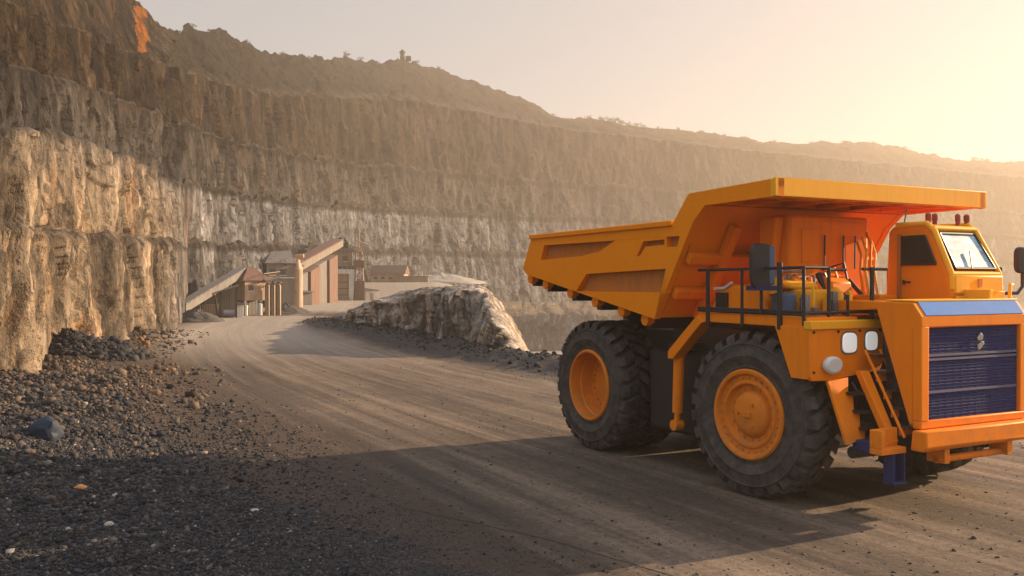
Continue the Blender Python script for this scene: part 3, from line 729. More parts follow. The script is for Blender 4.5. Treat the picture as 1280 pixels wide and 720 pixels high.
# dump bed: side plates with ribs and pockets, hollow tray
side = [(-8.76,5.83),(-2.12,5.87),(-1.56,6.50),(-1.50,6.54),(1.24,6.62),(1.24,6.26),(-.97,6.23),(-1.36,5.90),(-2.78,3.67),(-9.04,4.77),(-9.28,4.94)]
pockets = [[(-7.99,5.60),(-8.20,5.18),(-6.0,5.24),(-5.12,5.34),(-4.45,5.59)],
           [(-3.28,5.53),(-3.52,5.18),(-3.40,5.20),(-2.55,5.52)],
           [(-5.75,4.76),(-6.27,4.30),(-2.35,4.30),(-2.35,4.86)],
           [(-2.32,5.60),(-2.32,5.36),(-1.92,5.36),(-1.84,5.60)]]
pockets[1] = [(-3.22,5.53),(-3.49,5.17),(-3.36,5.19),(-3.14,5.40),(-2.40,5.42),(-2.40,5.54)]
def inner_tray():
    m = MB()
    # floor, front wall and canopy as thick slabs in profile (xz), spanning the width
    w0, w1 = -3.02, 3.02
    m.prism([(-9.16,4.80),(-2.78,3.70),(-2.70,3.86),(-9.20,4.98)], w0, w1)                       # floor
    m.prism([(-2.78,3.70),(-1.40,5.90),(-.98,6.24),(-1.12,6.36),(-1.56,6.02),(-2.98,3.90)], w0, w1)   # front wall
    return m
bed = inner_tray().build('dump_bed', M['bed'], TR, bevel=.02)
for s in (-1, 1):
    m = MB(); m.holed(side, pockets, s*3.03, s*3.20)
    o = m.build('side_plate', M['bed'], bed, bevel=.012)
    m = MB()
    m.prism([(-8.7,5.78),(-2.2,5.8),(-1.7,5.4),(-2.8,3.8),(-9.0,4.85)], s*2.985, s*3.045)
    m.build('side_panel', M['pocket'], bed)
    m = MB(); m.prism([(-8.80,5.80),(-2.10,5.84),(-2.10,5.97),(-8.80,5.93)], s*2.96, s*3.26)
    m.build('top_rail', M['bed'], bed, bevel=.02)
# canopy over the cab: deck plate with a deep lip
m = MB()
m.prism([(-1.50,6.42),(1.10,6.50),(1.10,6.585),(-1.50,6.505)], -3.03, 3.03)
m.prism([(-1.12,6.27),(-1.12,6.40),(-1.56,6.44),(-1.56,6.3)], -3.03, 3.03)
can = m.build('canopy', M['bed'], TR, bevel=.01)
m = MB(); m.prism([(1.10,6.24),(1.24,6.26),(1.24,6.64),(1.10,6.60)], -3.27, 3.27)
m.build('canopy_lip', M['yellow'], can, bevel=.015)
m = MB()
for y in (-2.2,-1.1,0,1.1,2.2): m.box(-1.1, 1.1, y-.06, y+.06, 6.26, 6.43)
m.box(-.9,-.75,-3.0,3.0,6.25,6.42); m.box(.35,.5,-3.0,3.0,6.29,6.44)
m.build('canopy_rib', M['orange'], can, bevel=.01)
# bolsters on the front wall of the bed
fw = lambda t: (-2.78+t*(1.40), 3.67+t*2.23)
for y in (-2.0,0,2.0):
    a, b = fw(.03), fw(.99); m = MB()
    m.prism([(a[0],a[1]),(b[0],b[1]),(b[0]+.20,b[1]-.10),(a[0]+.22,a[1]-.14)], y-.11, y+.11)
    m.build('bolster', M['orange'], bed, bevel=.015)
for t in (.30,.66):
    a, b = fw(t-.045), fw(t+.045); m = MB()
    m.prism([(a[0],a[1]),(b[0],b[1]),(b[0]+.16,b[1]-.10),(a[0]+.16,a[1]-.10)], -3.0, 3.0)
    m.build('cross_rib', M['orange'], bed, bevel=.015)
# under-floor ribs and hinge lugs that show as teeth along the lower edge
for x in (-9.0,-8.1,-6.75,-5.5,-4.3,-3.3):
    z = 4.77-(x+9.04)*(1.10/6.26)
    m = MB(); m.box(x-.12, x+.12, -2.95, 2.95, z-.34, z+.02); m.build('floor_rib', M['dark_steel'], bed, bevel=.01)
    for y in (-3.08, 3.0):
        m = MB(); m.tube([(x,y-.02,z-.12),(x,y+.18,z-.12)], .15, 14); m.box(x-.09,x+.09,y-.01,y+.17,z-.1,z+.05)
        m.build('hinge_lug', M['orange'], bed, smooth=35)

# chassis
m = MB()
for y in (-.95,.95): m.prism([(-8.0,2.2),(-7.8,3.2),(-4.5,3.1),(-2.6,2.9),(2.0,2.75),(2.9,2.1),(2.9,1.5),(1.6,1.7),(-2.5,1.75),(-5.2,2.0)], y-.22, y+.22)
for x in (-7.6,-4.6,-2.6,.2,2.0): m.box(x-.2,x+.2,-.95,.95,2.0,2.6)
m.build('chassis_frame', M['dark_steel'], TR, bevel=.02)
m = MB(); m.lathe_y([(0,-2.0),(.42,-2.0),(.5,-.8),(.85,-.45),(.9,0),(.85,.45),(.5,.8),(.42,2.0),(0,2.0)], 32, (-6.15,0,1.75)); m.build('rear_axle', M['dark_steel'], TR, smooth=35)
m = MB(); m.tube([(0,-2.1,1.7),(0,-1.0,1.45),(0,1.0,1.45),(0,2.1,1.7)], [.28,.3,.3,.28], 14); m.build('front_axle', M['dark_steel'], TR, smooth=40)
for y in (-1.35, 1.35):
    m = MB(); m.tube([(-.1,y,1.6),(-.25,y,2.5)], .17, 14); m.tube([(-.25,y,2.5),(-.4,y,3.6)], .24, 14); m.build('suspension_strut', M['dark_steel'], TR, smooth=40)
    m = MB(); m.tube([(-5.9,y*.6,1.9),(-3.4,y*.6,4.0)], [.2,.14], 12); m.build('hoist_cylinder', M['dark_steel'], TR, smooth=40)
m = MB(); m.box(-3.6,-.9,-2.0,2.0,2.0,3.5); m.box(-.9,1.2,-1.25,1.25,1.9,3.6); m.box(-5.2,-3.6,-1.7,1.7,2.3,3.3); m.build('engine_housing', M['dark_steel'], TR, bevel=.04)
for s in (-1, 1):
    m = MB(); m.box(-4.15 if s < 0 else -4.38,-2.0 if s < 0 else -1.82,min(s*.9,s*2.35),max(s*.9,s*2.35),.85 if s < 0 else .30,2.9); m.build('fuel_tank_sun_block' if s > 0 else 'hydraulic_tank', M['dark_steel'], TR, bevel=.12)  # tanks lowered, the hidden left one oversized, to block sun under the truck

# wheels
def tyre_mesh(W=.98, Rr=1.75, inward=1):
    """tyre about the y axis, outer face at y=0, body towards +y"""
    m = MB(); n = 96
    prof = [(.90,.16),(.93,.09),(1.00,.045),(1.05,.055),(1.12,.015),(1.22,-.012),(1.25,-.03),(1.28,-.012),(1.40,.0),(1.47,.005),(1.50,-.012),(1.53,.02),(1.575,.08),(1.60,.16),(1.61,.25),
            (1.61,W-.25),(1.60,W-.16),(1.575,W-.08),(1.4,W),(1.2,W),(1.0,W-.05),(.90,W-.16)]
    m.lathe_y(prof, n)
    L = 27
    for k in range(L):
        for half in (0, 1):
            a0 = 2*math.pi*(k+.5*half)/L
            jit = random.uniform(-.004,.004)
            wd = 2*math.pi/L*.31
            ya, yb, yc = (.035, .20, W*.5-.03) if not half else (W-.035, W-.20, W*.5+.03)
            sk_ = .5*2*math.pi/L
            def q(r, a, y): return (r*math.cos(a), y, r*math.sin(a))
            rt = Rr+jit
            # shoulder bar: rises over the shoulder and crosses to the centre line, angled
            A = [(1.53, ya-(.02 if not half else -.02), 0), (1.69, ya+(.015 if not half else -.015), 0), (rt, yb-(.06 if not half else -.06), 0), (rt, yc, sk_)]
            B = [(1.50, ya+(.05 if not half else -.05), 0), (1.62, yb, 0), (1.65, yc, sk_)]
            top = []; 
            for (r, y, da) in A: top.append((q(r, a0-wd+da, y), q(r, a0+wd+da, y)))
            bot = [ (q(1.48, a0-wd, (ya+yb)/2), q(1.48, a0+wd, (ya+yb)/2)), (q(1.59, a0-wd+sk_, yc), q(1.59, a0+wd+sk_, yc)) ]
            vs_ = [p for pr in top for p in pr]+[p for pr in bot for p in pr]
            m.poly3(vs_, [(0,1,3,2),(2,3,5,4),(4,5,7,6),(6,7,11,10),(0,2,4,6,10,8),(1,9,11,7,5,3),(0,8,9,1)])
    return m
proto_t = {}
def wheel(name, x, y, kind, flip, yaw=0):
    w_ = empty(name, (x, y, 1.75), (math.pi if flip else 0)+yaw, TR)
    if 't' not in proto_t:
        t = tyre_mesh().build('tyre', M['rubber'], w_, smooth=32); proto_t['t'] = t.data
    else:
        t = bpy.data.objects.new('tyre', proto_t['t']); COL.objects.link(t); t.parent = w_
    t.rotation_euler = (0, random.uniform(0, 6), 0)
    if kind not in proto_t:
        m = MB()
        if kind == 'front':
            m.lathe_y([(.955,.13),(.97,.03),(.93,-.01),(.87,.0),(.84,.05),(.83,.085),(.74,.095),(.70,.06),(.66,.055),(.64,.12),(.60,.17),(.50,.19),(.47,.12),(.44,.09),(.40,.06),(.30,.03),(.12,.02),(0,.02)], 64)
            for k in range(28):
                a = 2*math.pi*k/28; m.tube([(.785*math.cos(a),.09,.785*math.sin(a)),(.785*math.cos(a),.045,.785*math.sin(a))], .022, 6)
            for k in range(16):
                a = 2*math.pi*k/16; m.tube([(.55*math.cos(a),.19,.55*math.sin(a)),(.55*math.cos(a),.145,.55*math.sin(a))], .024, 6)
            m.box(-.10,.12,-.03,.03,-.05,.05)
            for k in range(3):
                a = 1+2*math.pi*k/3; m.tube([(.26*math.cos(a),.03,.26*math.sin(a)),(.26*math.cos(a),-.015,.26*math.sin(a))], .035, 8)
        else:
            m.lathe_y([(.955,.13),(.97,.03),(.93,-.01),(.89,.0),(.87,.05),(.86,.30),(.83,.34),(.80,.60),(.78,.64),(.55,.66),(.50,.60),(.42,.58),(0,.56)], 64)
            for k in range(24):
                a = 2*math.pi*k/24; m.tube([(.67*math.cos(a),.66,.67*math.sin(a)),(.67*math.cos(a),.61,.67*math.sin(a))], .025, 6)
            m.tube([(.72,.60,.1),(.84,.10,.12)], .018, 6)
        r = m.build('rim', M['rim'], w_, smooth=30); proto_t[kind] = r.data
    else:
        r = bpy.data.objects.new('rim', proto_t[kind]); COL.objects.link(r); r.parent = w_
    return w_
wheel('front_wheel', .03, -2.9, 'front', False, R(5)); wheel('front_wheel', 0, 2.9, 'front', True, R(5))
wheel('rear_wheel', -6.15, -2.9, 'rear', False); wheel('rear_wheel', -6.15, 2.9, 'rear', True)
wheel('rear_wheel', -6.15, -1.86, 'rear', False); wheel('rear_wheel', -6.15, 1.86, 'rear', True)

# platform deck, fenders
m = MB()
m.box(-1.55, 1.72, -2.90, -1.5, 3.66, 3.86); m.box(-1.55, 1.72, 1.74, 2.95, 3.66, 3.86); m.box(-1.55, 1.2, -1.5, 1.74, 3.66, 3.86)
deck = m.build('deck', M['orange'], TR, bevel=.02)
m = MB(); m.prism([(-1.56,3.80),(-2.62,2.92),(-2.62,2.74),(-2.44,2.74),(-1.42,3.62),(-1.3,3.66)], -2.93, -2.6); m.build('fender_strut', M['orange'], TR, bevel=.015)
m = MB(); m.prism([(-1.56,3.80),(-2.62,2.92),(-2.62,2.74),(-2.44,2.74),(-1.42,3.62),(-1.3,3.66)], 2.6, 2.93); m.build('fender_strut', M['orange'], TR, bevel=.015)
m = MB(); m.box(-2.4,1.8,-1.62,-1.5,1.95,3.66); m.build('inner_fender', M['black'], TR)
for s in (-1,1):
    m = MB(); m.tube([(-2.52,s*2.66,2.95),(-2.58,s*2.66,1.45)], .13, 18); m.tube([(-2.58,s*2.66,1.5),(-2.60,s*2.66,1.22)], .075, 12); m.tube([(-2.60,s*2.54,1.15),(-2.60,s*2.78,1.15)], .13, 14)
    m.build('side_cylinder', M['orange'], TR, smooth=40)
    m = MB(); m.box(-2.75,-2.4,min(s*1.6,s*2.8),max(s*1.6,s*2.8),2.95,3.1); m.build('cylinder_bracket', M['dark_steel'], TR)
# front fascia panels with headlights
for s in (-1,1):
    def yy_(v): return s*v if s < 0 else v*1.0+.12
    m = MB(); prof = [(2.96,3.70),(2.96,2.72),(2.90,2.63),(2.42,2.62),(1.0,2.77),(.90,2.95),(.90,3.70)]
    m.prism([(yy_(a), b) for a, b in prof], 1.74, 1.85, 'x')
    f = m.build('fascia', M['orange'], TR, bevel=.02)
    m = MB(); m.box(1.70,1.90,*sorted((yy_(2.98),yy_(.9))),3.63,3.80); m.build('fascia_lip', M['yellow'], f, bevel=.02)
    m = MB(); m.prism([(1.80,2.66),(1.80,3.68),(.9,3.68),(1.35,2.66)], *sorted((yy_(2.955),yy_(2.84)))); m.build('fascia_side', M['orange'], f, bevel=.01)
    for (yc_, zc_, w2, h2) in ((1.90,3.35,.20,.20),(1.28,3.37,.17,.19)):
        m = MB(); prof = []
        for k in range(28):
            a = 2*math.pi*k/28; ca, sa = math.cos(a), math.sin(a)
            prof.append((yy_(yc_)+w2*math.copysign(abs(ca)**.6, ca), zc_+h2*math.copysign(abs(sa)**.6, sa)))
        m.prism(prof, 1.85, 1.895, 'x'); hl = m.build('headlight', M['lamp'], TR, bevel=.02)
        m = MB(); prof2 = [(yy_(yc_)+(p-yy_(yc_))*1.16, zc_+(q-zc_)*1.16) for p, q in prof]
        m.prism(prof2, 1.848, 1.868, 'x'); m.build('bezel', M['grey_steel'], hl)
    m = MB(); prof = []
    for k in range(28):
        a = 2*math.pi*k/28; prof.append((yy_(2.42)+.235*math.cos(a)*s*-1, 2.93+.175*math.sin(a)))
    m.prism(prof, 1.84, 1.99, 'x'); m.build('fog_light', M['white'], TR, bevel=.05)
# hood with radiator grille
m = MB(); m.prism([(1.2,4.18),(3.0,4.17),(3.2,3.90),(3.2,3.70),(3.0,3.66),(3.0,1.90),(2.95,1.80),(2.17,4.02),(1.2,3.95)], -1.49, 1.70)
m.prism([(3.0,1.78),(3.2,1.78),(3.2,1.93),(3.0,1.93)], -1.49, 1.70)
m.box(3.0,3.2,-1.49,-1.27,1.93,3.72); m.box(3.0,3.2,1.50,1.70,1.93,3.72)
hood = m.build('hood', M['orange'], TR, bevel=.02)
m = MB(); m.prism([(2.20,3.90),(2.98,3.60),(2.98,1.85),(2.4,1.85)], -1.36, 1.56); m.build('radiator_body', M['dark_steel'], hood)
m = MB(); m.box(3.06,3.12,-1.28,1.51,1.92,3.70); gr = m.build('grille', M['grille'], TR)
for zc_ in (2.00+.0,2.42,2.58,3.08,3.14,3.40,3.56):
    pass
m = MB()
for zc_ in np.linspace(2.0, 3.62, 28): m.box(3.12,3.128,-1.27,1.50,zc_-.008,zc_+.004)
for yc_ in np.linspace(-1.1, 1.34, 12): m.box(3.12,3.126,yc_-.006,yc_+.006,1.94,3.68)
m.build('grille_bars', M['navy'], gr)
for zc_ in (2.46, 3.08, 3.16):
    m = MB(); m.box(3.12,3.150,-1.27,1.50,zc_-.022,zc_+.022); m.build('grille_rail', M['rail_tint'] if 'rail_tint' in M else M['grey_steel'], gr)
m = MB()
m.prism([(.18,3.46),(.30,3.56),(.38,3.50),(.36,3.42),(.24,3.40)], 3.15, 3.165, 'x'); m.prism([(.22,3.22),(.20,3.32),(.34,3.40),(.42,3.34),(.30,3.24)], 3.15, 3.165, 'x')
m.build('emblem', M['grey_steel'], gr, bevel=.004)
m = MB(); m.prism([(2.995,4.185),(3.012,4.185),(3.205,3.925),(3.19,3.915)], -1.36, 1.60); m.build('blue_panel', M['blue_panel'], hood)
m = MB(); m.box(2.35,3.02,-1.46,1.68,4.18,4.215); m.build('hood_trim', M['yellow'], hood, bevel=.01)
# bumper
m = MB(); m.prism([(3.10,1.77),(3.42,1.77),(3.42,1.46),(3.34,1.38),(3.06,1.38)], -1.62, 1.82)
bp = m.build('bumper', M['orange'], TR, bevel=.03)
for s in (-1,1):
    y0, y1 = sorted((s*1.62+.1*(s > 0), s*2.30+.1*(s > 0)))
    m = MB(); m.box(2.70,2.98,y0,y1,1.32,1.44); m.box(2.70,2.78,y0,y1,1.44,1.78); m.box(2.78,2.98,(y0 if s<0 else y1-.1),(y0+.1 if s<0 else y1),1.44,1.78)
    m.build('bumper_step', M['orange'], bp, bevel=.015)
m = MB(); m.box(2.9,3.3,-.95,-.80,1.1,1.4); m.box(2.9,3.3,.95,1.1,1.1,1.4); m.tube([(3.1,-.95,1.15),(3.1,1.05,1.15)], .07, 10); m.build('tow_bar', M['orange'], TR, bevel=.01)
m = MB(); m.tube([(2.2,-2.2,1.25),(2.2,2.3,1.25)], .12, 10); m.box(1.6,2.9,-1.0,-.7,1.2,1.7); m.box(1.6,2.9,.8,1.1,1.2,1.7); m.build('tie_rod', M['dark_steel'], TR)
# access ladders
def ladder(s):
    yo = .12 if s > 0 else 0
    Y_ = lambda v: s*v+yo
    # blade plate beside the tyre with stepped edge
    m = MB()
    m.prism([(Y_(2.50),2.62),(Y_(1.92),2.66),(Y_(2.02),2.38),(Y_(1.90),2.34),(Y_(1.98),2.05),(Y_(1.84),2.00),(Y_(1.93),1.72),(Y_(1.80),1.68),(Y_(1.88),1.50),(Y_(2.40),1.42)], 0, .07, 'x')
    for v in m.b.verts: v.co.x += 1.80+(2.62-v.co.z)*.33
    m.build('ladder_plate', M['orange'], TR, bevel=.008)
    for k, (z, yy2) in enumerate(((2.36,1.93),(2.02,1.88),(1.70,1.83))):
        m = MB(); x = 1.86+(2.62-z)*.33; m.box(x-.02, x+.24, *sorted((Y_(yy2+.16),Y_(yy2-.14))), z-.02, z+.03); m.build('step', M['black'], TR)
    m = MB(); m.tube([(2.05,Y_(2.03),2.60),(2.14,Y_(2.00),2.44),(2.2,Y_(1.86),2.34)], .025, 6)
    m.build('grab_bar', M['black'], TR)
    m = MB()                                            # diagonal beam
    m.hexa([(2.62,Y_(1.80),1.50),(2.80,Y_(1.80),1.50),(2.80,Y_(1.60),1.50),(2.62,Y_(1.60),1.50),(1.95,Y_(1.86),2.80),(2.12,Y_(1.86),2.80),(2.12,Y_(1.62),2.80),(1.95,Y_(1.62),2.80)])
    m.build('ladder_beam', M['orange'], TR, bevel=.02)
    L_ = empty('ladder', (0,0,0), 0, TR)
    for yy2 in (1.60,1.18):
        m = MB(); m.tube([(2.0,Y_(yy2),3.20),(2.92,Y_(yy2),1.60)], .03, 6); m.build('stringer', M['orange'], L_)
    for k in range(5):
        t = (k+.6)/5.2; x = 2.0+.92*t; z = 3.30-1.70*t
        m = MB(); m.box(x-.03,x+.20,*sorted((Y_(1.60),Y_(1.18))),z-.02,z+.02); m.build('rung', M['dark_steel'], L_)
        m = MB(); m.hexa([(x-.06,Y_(1.56),z-.18),(x-.03,Y_(1.56),z-.18),(x-.03,Y_(1.22),z-.18),(x-.06,Y_(1.22),z-.18),(x-.06,Y_(1.56),z-.03),(x-.03,Y_(1.56),z-.03),(x-.03,Y_(1.22),z-.03),(x-.06,Y_(1.22),z-.03)]); m.build('riser', M['orange'], L_)
    m = MB(); m.box(2.15,2.70,*sorted((Y_(1.66),Y_(2.14))),1.28,1.50); m.build('step_box', M['navy'], TR, bevel=.02)
    if s > 0: return
    m = MB(); m.box(2.78,2.84,*sorted((Y_(1.70),Y_(2.02))),.80,1.32); m.box(2.84,3.02,*sorted((Y_(1.99),Y_(2.02))),.80,1.32); m.box(2.84,3.02,*sorted((Y_(1.70),Y_(1.73))),.80,1.32)
    m.box(2.78,3.04,*sorted((Y_(1.68),Y_(2.04))),.76,.80)
    m.build('hanging_step', M['navy'], TR, bevel=.006)
ladder(-1); ladder(1)

# cab
def lerp(a, b, t): return tuple(a[i]*(1-t)+b[i]*t for i in range(3))
m = MB()
cabp = [(.62,3.86),(2.12,3.86),(2.30,4.26),(2.20,4.72),(1.78,5.66),(1.62,5.80),(.80,5.77),(.70,5.66)]
m.prism(cabp, .60, 2.28)
for v in m.b.verts:                                     # sides lean in towards the roof
    t = max(0, (v.co.z-4.6)/1.2); v.co.y += (.03 if v.co.y < 1.4 else -.22)*t
cab = m.build('cab', M['orange'], TR, bevel=.05)
m = MB(); wq = [(2.205,.80,4.83),(2.205,2.10,4.83),(1.835,1.92,5.58),(1.835,.78,5.58)]
nx = Vector((.93,0,.37))
m.hexa([wq[0],wq[1],(wq[1][0]-.05,wq[1][1],wq[1][2]-.02),(wq[0][0]-.05,wq[0][1],wq[0][2]-.02),wq[3],wq[2],(wq[2][0]-.05,wq[2][1],wq[2][2]-.02),(wq[3][0]-.05,wq[3][1],wq[3][2]-.02)])
m.xf(Matrix.Translation(nx*.03)); ws = m.build('windshield', M['windshield'], cab)
m = MB(); fr_ = [lerp(wq[0],wq[0],0)]+list(wq[1:]); pts = [tuple(Vector(p)+nx*.035) for p in wq]
for a, b in zip(pts, pts[1:]+pts[:1]): m.tube([a, b], .03, 6)
m.build('windshield_frame', M['black'], ws)
m = MB(); pts = [(2.20,.70,4.76),(2.26,2.2,4.76)]
for y, yt in ((.66,.66),(2.22,2.02)): m.tube([(2.27,y,4.4),(2.24,y,4.74),(1.84,yt,5.64),(1.66,yt,5.80),(.9,yt,5.80)], .065, 8)
m.tube([(1.80,.66,5.69),(1.80,2.02,5.69)], .07, 8); m.tube([(2.25,.66,4.72),(2.25,2.22,4.72)], .06, 8)
m.build('cab_pillar', M['yellow'], cab, smooth=50)
m = MB(); m.tube([(2.26,1.3,4.84),(2.10,1.45,5.22)], .014, 5); m.build('wiper', M['black'], ws)
m = MB(); m.box(2.20,2.34,.66,2.24,4.30,4.70); m.build('cab_nose', M['yellow'], cab, bevel=.04)
m = MB(); m.box(2.34,2.36,1.38,1.50,4.45,4.62); m.build('cab_latch', M['pocket'], cab)
m = MB(); m.prism([(1.02,4.93),(1.93,4.93),(1.66,5.54),(1.04,5.54)], .585, .60); sw = m.build('side_window', M['side_glass'], cab)
m = MB()
for a, b in (((1.02,4.93),(1.93,4.93)),((1.93,4.93),(1.66,5.54)),((1.66,5.54),(1.04,5.54)),((1.04,5.54),(1.02,4.93))): m.tube([(a[0],.59,a[1]),(b[0],.59,b[1])], .022, 6)
m.build('window_frame', M['dark_steel'], sw)
m = MB(); m.box(.98,1.06,.56,.60,4.02,5.6); m.box(.98,1.98,.565,.598,4.02,4.05); m.build('door_seam', M['pocket'], cab)
m = MB(); m.tube([(1.15,.56,4.55),(1.32,.56,4.55)], .02, 6); m.box(1.12,1.16,.56,.6,4.5,4.6); m.build('door_handle', M['dark_steel'], cab)
for (x, y, r) in ((1.55,.85,.085),(1.50,1.12,.085),(1.62,1.72,.075),(1.62,2.02,.085)):
    m = MB(); m.tube([(x,y,5.80),(x,y,5.88)], .05, 10); m.tube([(x,y,5.88),(x,y,5.93),(x,y,6.02),(x,y,6.05)], [r*.75,r*.8,r*.75,r*.3], 14); m.build('beacon', M['red'], cab, smooth=40)
m = MB(); m.tube([(1.0,.75,5.78),(1.05,.78,6.14)], .018, 5); m.build('antenna', M['grey_steel'], cab)
m = MB(); m.box(2.30,2.34,.7,2.0,3.92,4.26); m.box(2.30,2.9,.95,1.05,4.2,4.4); m.box(2.32,2.6,1.45,1.9,4.2,4.36); m.tube([(2.7,1.9,4.2),(2.65,2.0,4.5),(2.5,2.3,4.5)], .04, 6)
m.build('hood_pipes', M['yellow'], TR, bevel=.01)

# air intake cabinet in the middle of the deck
m = MB(); m.box(-1.0,-.30,-1.35,1.16,3.86,6.06); cb = m.build('intake_cabinet', M['orange'], TR, bevel=.07)
m = MB(); m.prism([(-1.0,3.9),(-.95,6.0),(-.45,6.0),(-.75,3.9)], -1.62, -1.36); m.build('cabinet_flank', M['orange'], cb, bevel=.03)
m = MB()
for y in (-.32,.28,.66):
    m = MB(); m.tube([(-.26,y,4.85),(-.26,y+.01,5.62)], .022, 5); m.build('cabinet_rod', M['dark_steel'], cb)
m = MB(); m.box(-.30,-.275,-1.0,-.45,5.0,5.75); m.box(-.30,-.275,-.3,1.0,5.9,5.93); m.build('cabinet_panel', M['orange'], cb, bevel=.008)
# equipment standing on the deck
m = MB(); m.prism([(-1.50,3.90),(-1.15,4.45),(-.75,4.50),(.10,4.42),(.35,3.90)], -2.62, -1.75); m.build('brake_cabinet', M['orange'], TR, bevel=.07)
m = MB(); m.box(-1.22,-.85,-2.68,-2.60,3.95,4.32); m.build('cabinet_vent', M['black'], TR, bevel=.01)
m = MB(); m.tube([(-1.3,-2.64,4.40),(-.95,-2.64,4.42),(-.72,-2.64,4.54)], .035, 6); m.build('grab_bar', M['white'], TR, smooth=50)
m = MB(); m.tube([(.55,-2.35,3.88),(.55,-2.35,4.28),(.55,-2.35,4.33)], [.24,.24,.18], 20); m.build('blue_drum', M['blue_drum'], TR, smooth=40)
m = MB(); m.box(.15,.75,-2.0,-1.1,3.87,4.40); m.prism([(.1,4.40),(.5,4.40),(.5,4.52),(.1,4.62)], -2.1, -1.3); m.build('yellow_box', M['yellow'], TR, bevel=.05)
m = MB(); m.tube([(.2,-2.25,4.30),(.2,-2.25,4.62)], .14, 16); m.build('filter_cap', M['yellow'], TR, smooth=40)
m = MB(); m.tube([(1.10,-1.35,3.9),(1.05,-1.3,4.3),(.8,-1.15,4.35)], .10, 10); m.tube([(.9,-1.45,3.9),(.9,-1.45,4.2)], .12, 12); m.build('hose', M['yellow'], TR, smooth=60)
m = MB()
for k in range(10):
    x, y = random.uniform(-.2,.2), random.uniform(-2.3,-1.0); m.tube([(x,y,4.45),(x+random.uniform(-.1,.1),y+random.uniform(-.1,.1),random.uniform(4.6,4.84))], random.uniform(.02,.05), 6)
m.tube([(0,-2.3,4.62),(.05,-1.0,4.66)], .05, 8); m.tube([(-.1,-2.3,4.80),(.0,-1.2,4.78)], .03, 8)
m.build('pipework', M['grey_steel'], TR, smooth=50)
m = MB()
for k in range(7):
    y = -2.2+k*.17; m.tube([(.18,y,4.38),(.16+random.uniform(-.05,.05),y,4.66)], .045, 8)
m.build('valve', M['orange'], TR, smooth=50)
m = MB(); m.prism([(-.1,3.87),(.5,3.87),(.35,4.55),(.0,4.75)], -.75, -.15); m.build('step_cabinet', M['orange'], TR, bevel=.03)
m = MB(); m.box(.2,1.1,-.10,.42,3.87,4.28); m.build('battery_box', M['orange'], TR, bevel=.03)
for (a, b, r) in (((.3,-.75,3.9),(.0,-.78,4.75),.07),((.75,-.5,3.9),(.5,-.6,4.3),.06),((.9,.0,3.9),(.2,-.05,4.6),.05)):
    m = MB(); m.tube([a, b], r, 8); m.build('pipe', M['dark_steel'], TR, smooth=50)
for k, (y, dz) in enumerate(((.18,0),(.32,.12),(.46,-.05),(.02,-.1))):
    m = MB(); m.tube([(.55,y,4.25),(.50,y-.05,4.8),(.40,y+.10,5.25+dz),(.1,y+.3,5.55+dz)], .030, 8); m.build('cable', M['yellow'] if k % 2 == 0 else M['orange'], TR, smooth=60)

rg3 = np.random.default_rng(5)
for k in range(9):
    x, y = rg3.uniform(.9, 1.5), -2.6+k*.17; m = MB(); hh = rg3.uniform(.15, .5)
    if k % 3 == 0: m.box(x-.07,x+.07,y-.06,y+.06,3.87,3.87+hh)
    else: m.tube([(x,y,3.87),(x+.02,y,3.87+hh),(x-.1,y+.1,3.92+hh)], .035, 6)
    m.build(('junction_box' if k % 3 == 0 else 'hose'), M[('grey_steel','yellow','black')[k % 3]], TR, bevel=.008 if k % 3 == 0 else 0, smooth=None if k % 3 == 0 else 60)
for k in range(5):
    m = MB(); z = 4.35+.12*k; m.tube([(-.26,-1.2+.2*k,z),(.1,-1.3+.3*k,z+.15),(.35,-.9+.2*k,4.0)], .03, 6); m.build('hose', M[('black','orange')[k % 2]], TR, smooth=60)
for y in (-2.2,-2.0): 
    m = MB(); m.tube([(-.55,y,4.45),(-.55,y,4.95),(-.45,y,5.1)], .06, 8); m.build('vent_pipe', M['orange'], TR, smooth=60)
for (u1, v1) in ((2.86,3.58),(2.86,2.80),(1.02,3.58),(1.02,2.88),(2.2,3.58),(1.6,3.58)):
    m = MB(); m.tube([(1.85,-u1,v1),(1.875,-u1,v1)], .028, 6); m.build('bolt', M['dark_steel'], TR)
# handrails
def rail(name, posts, tops, mids=(), r=.032, mat='black'):
    e = empty(name, (0,0,0), 0, TR)
    for (x, y, z0, z1, rr) in posts:
        m = MB(); m.tube([(x,y,z0),(x,y,z1)], rr, 8); m.build('post', M[mat], e, smooth=50)
    for seg_ in tops:
        m = MB(); m.tube(seg_, r, 8); m.build('rail', M[mat], e, smooth=50)
    return e
e = rail('handrail', [(-1.18,-2.93,3.6,4.84,.045),(-.08,-2.93,3.6,4.82,.032),(1.02,-2.93,3.6,4.95,.055),(1.66,-2.93,3.7,4.84,.032)],
     [[(-1.5,-2.93,4.82),(1.66,-2.93,4.84)],[(-1.5,-2.93,3.97),(1.66,-2.93,3.97)],[(-1.5,-2.93,3.92),(1.66,-2.93,3.92)],[(1.66,-2.93,3.95),(1.66,-1.0,3.95)],[(1.66,-2.93,4.84),(1.66,-2.25,4.84)]])
e2 = rail('handrail', [(1.66,-2.25,3.7,4.86,.035),(1.66,-1.72,3.8,4.3,.03),(1.66,-1.02,3.7,4.86,.045)], [[(1.66,-2.22,4.80),(1.66,-1.78,4.80)],[(1.66,-1.3,4.82),(1.5,-.4,4.82)],[(1.66,-1.0,3.95),(1.6,-.2,3.95)]])
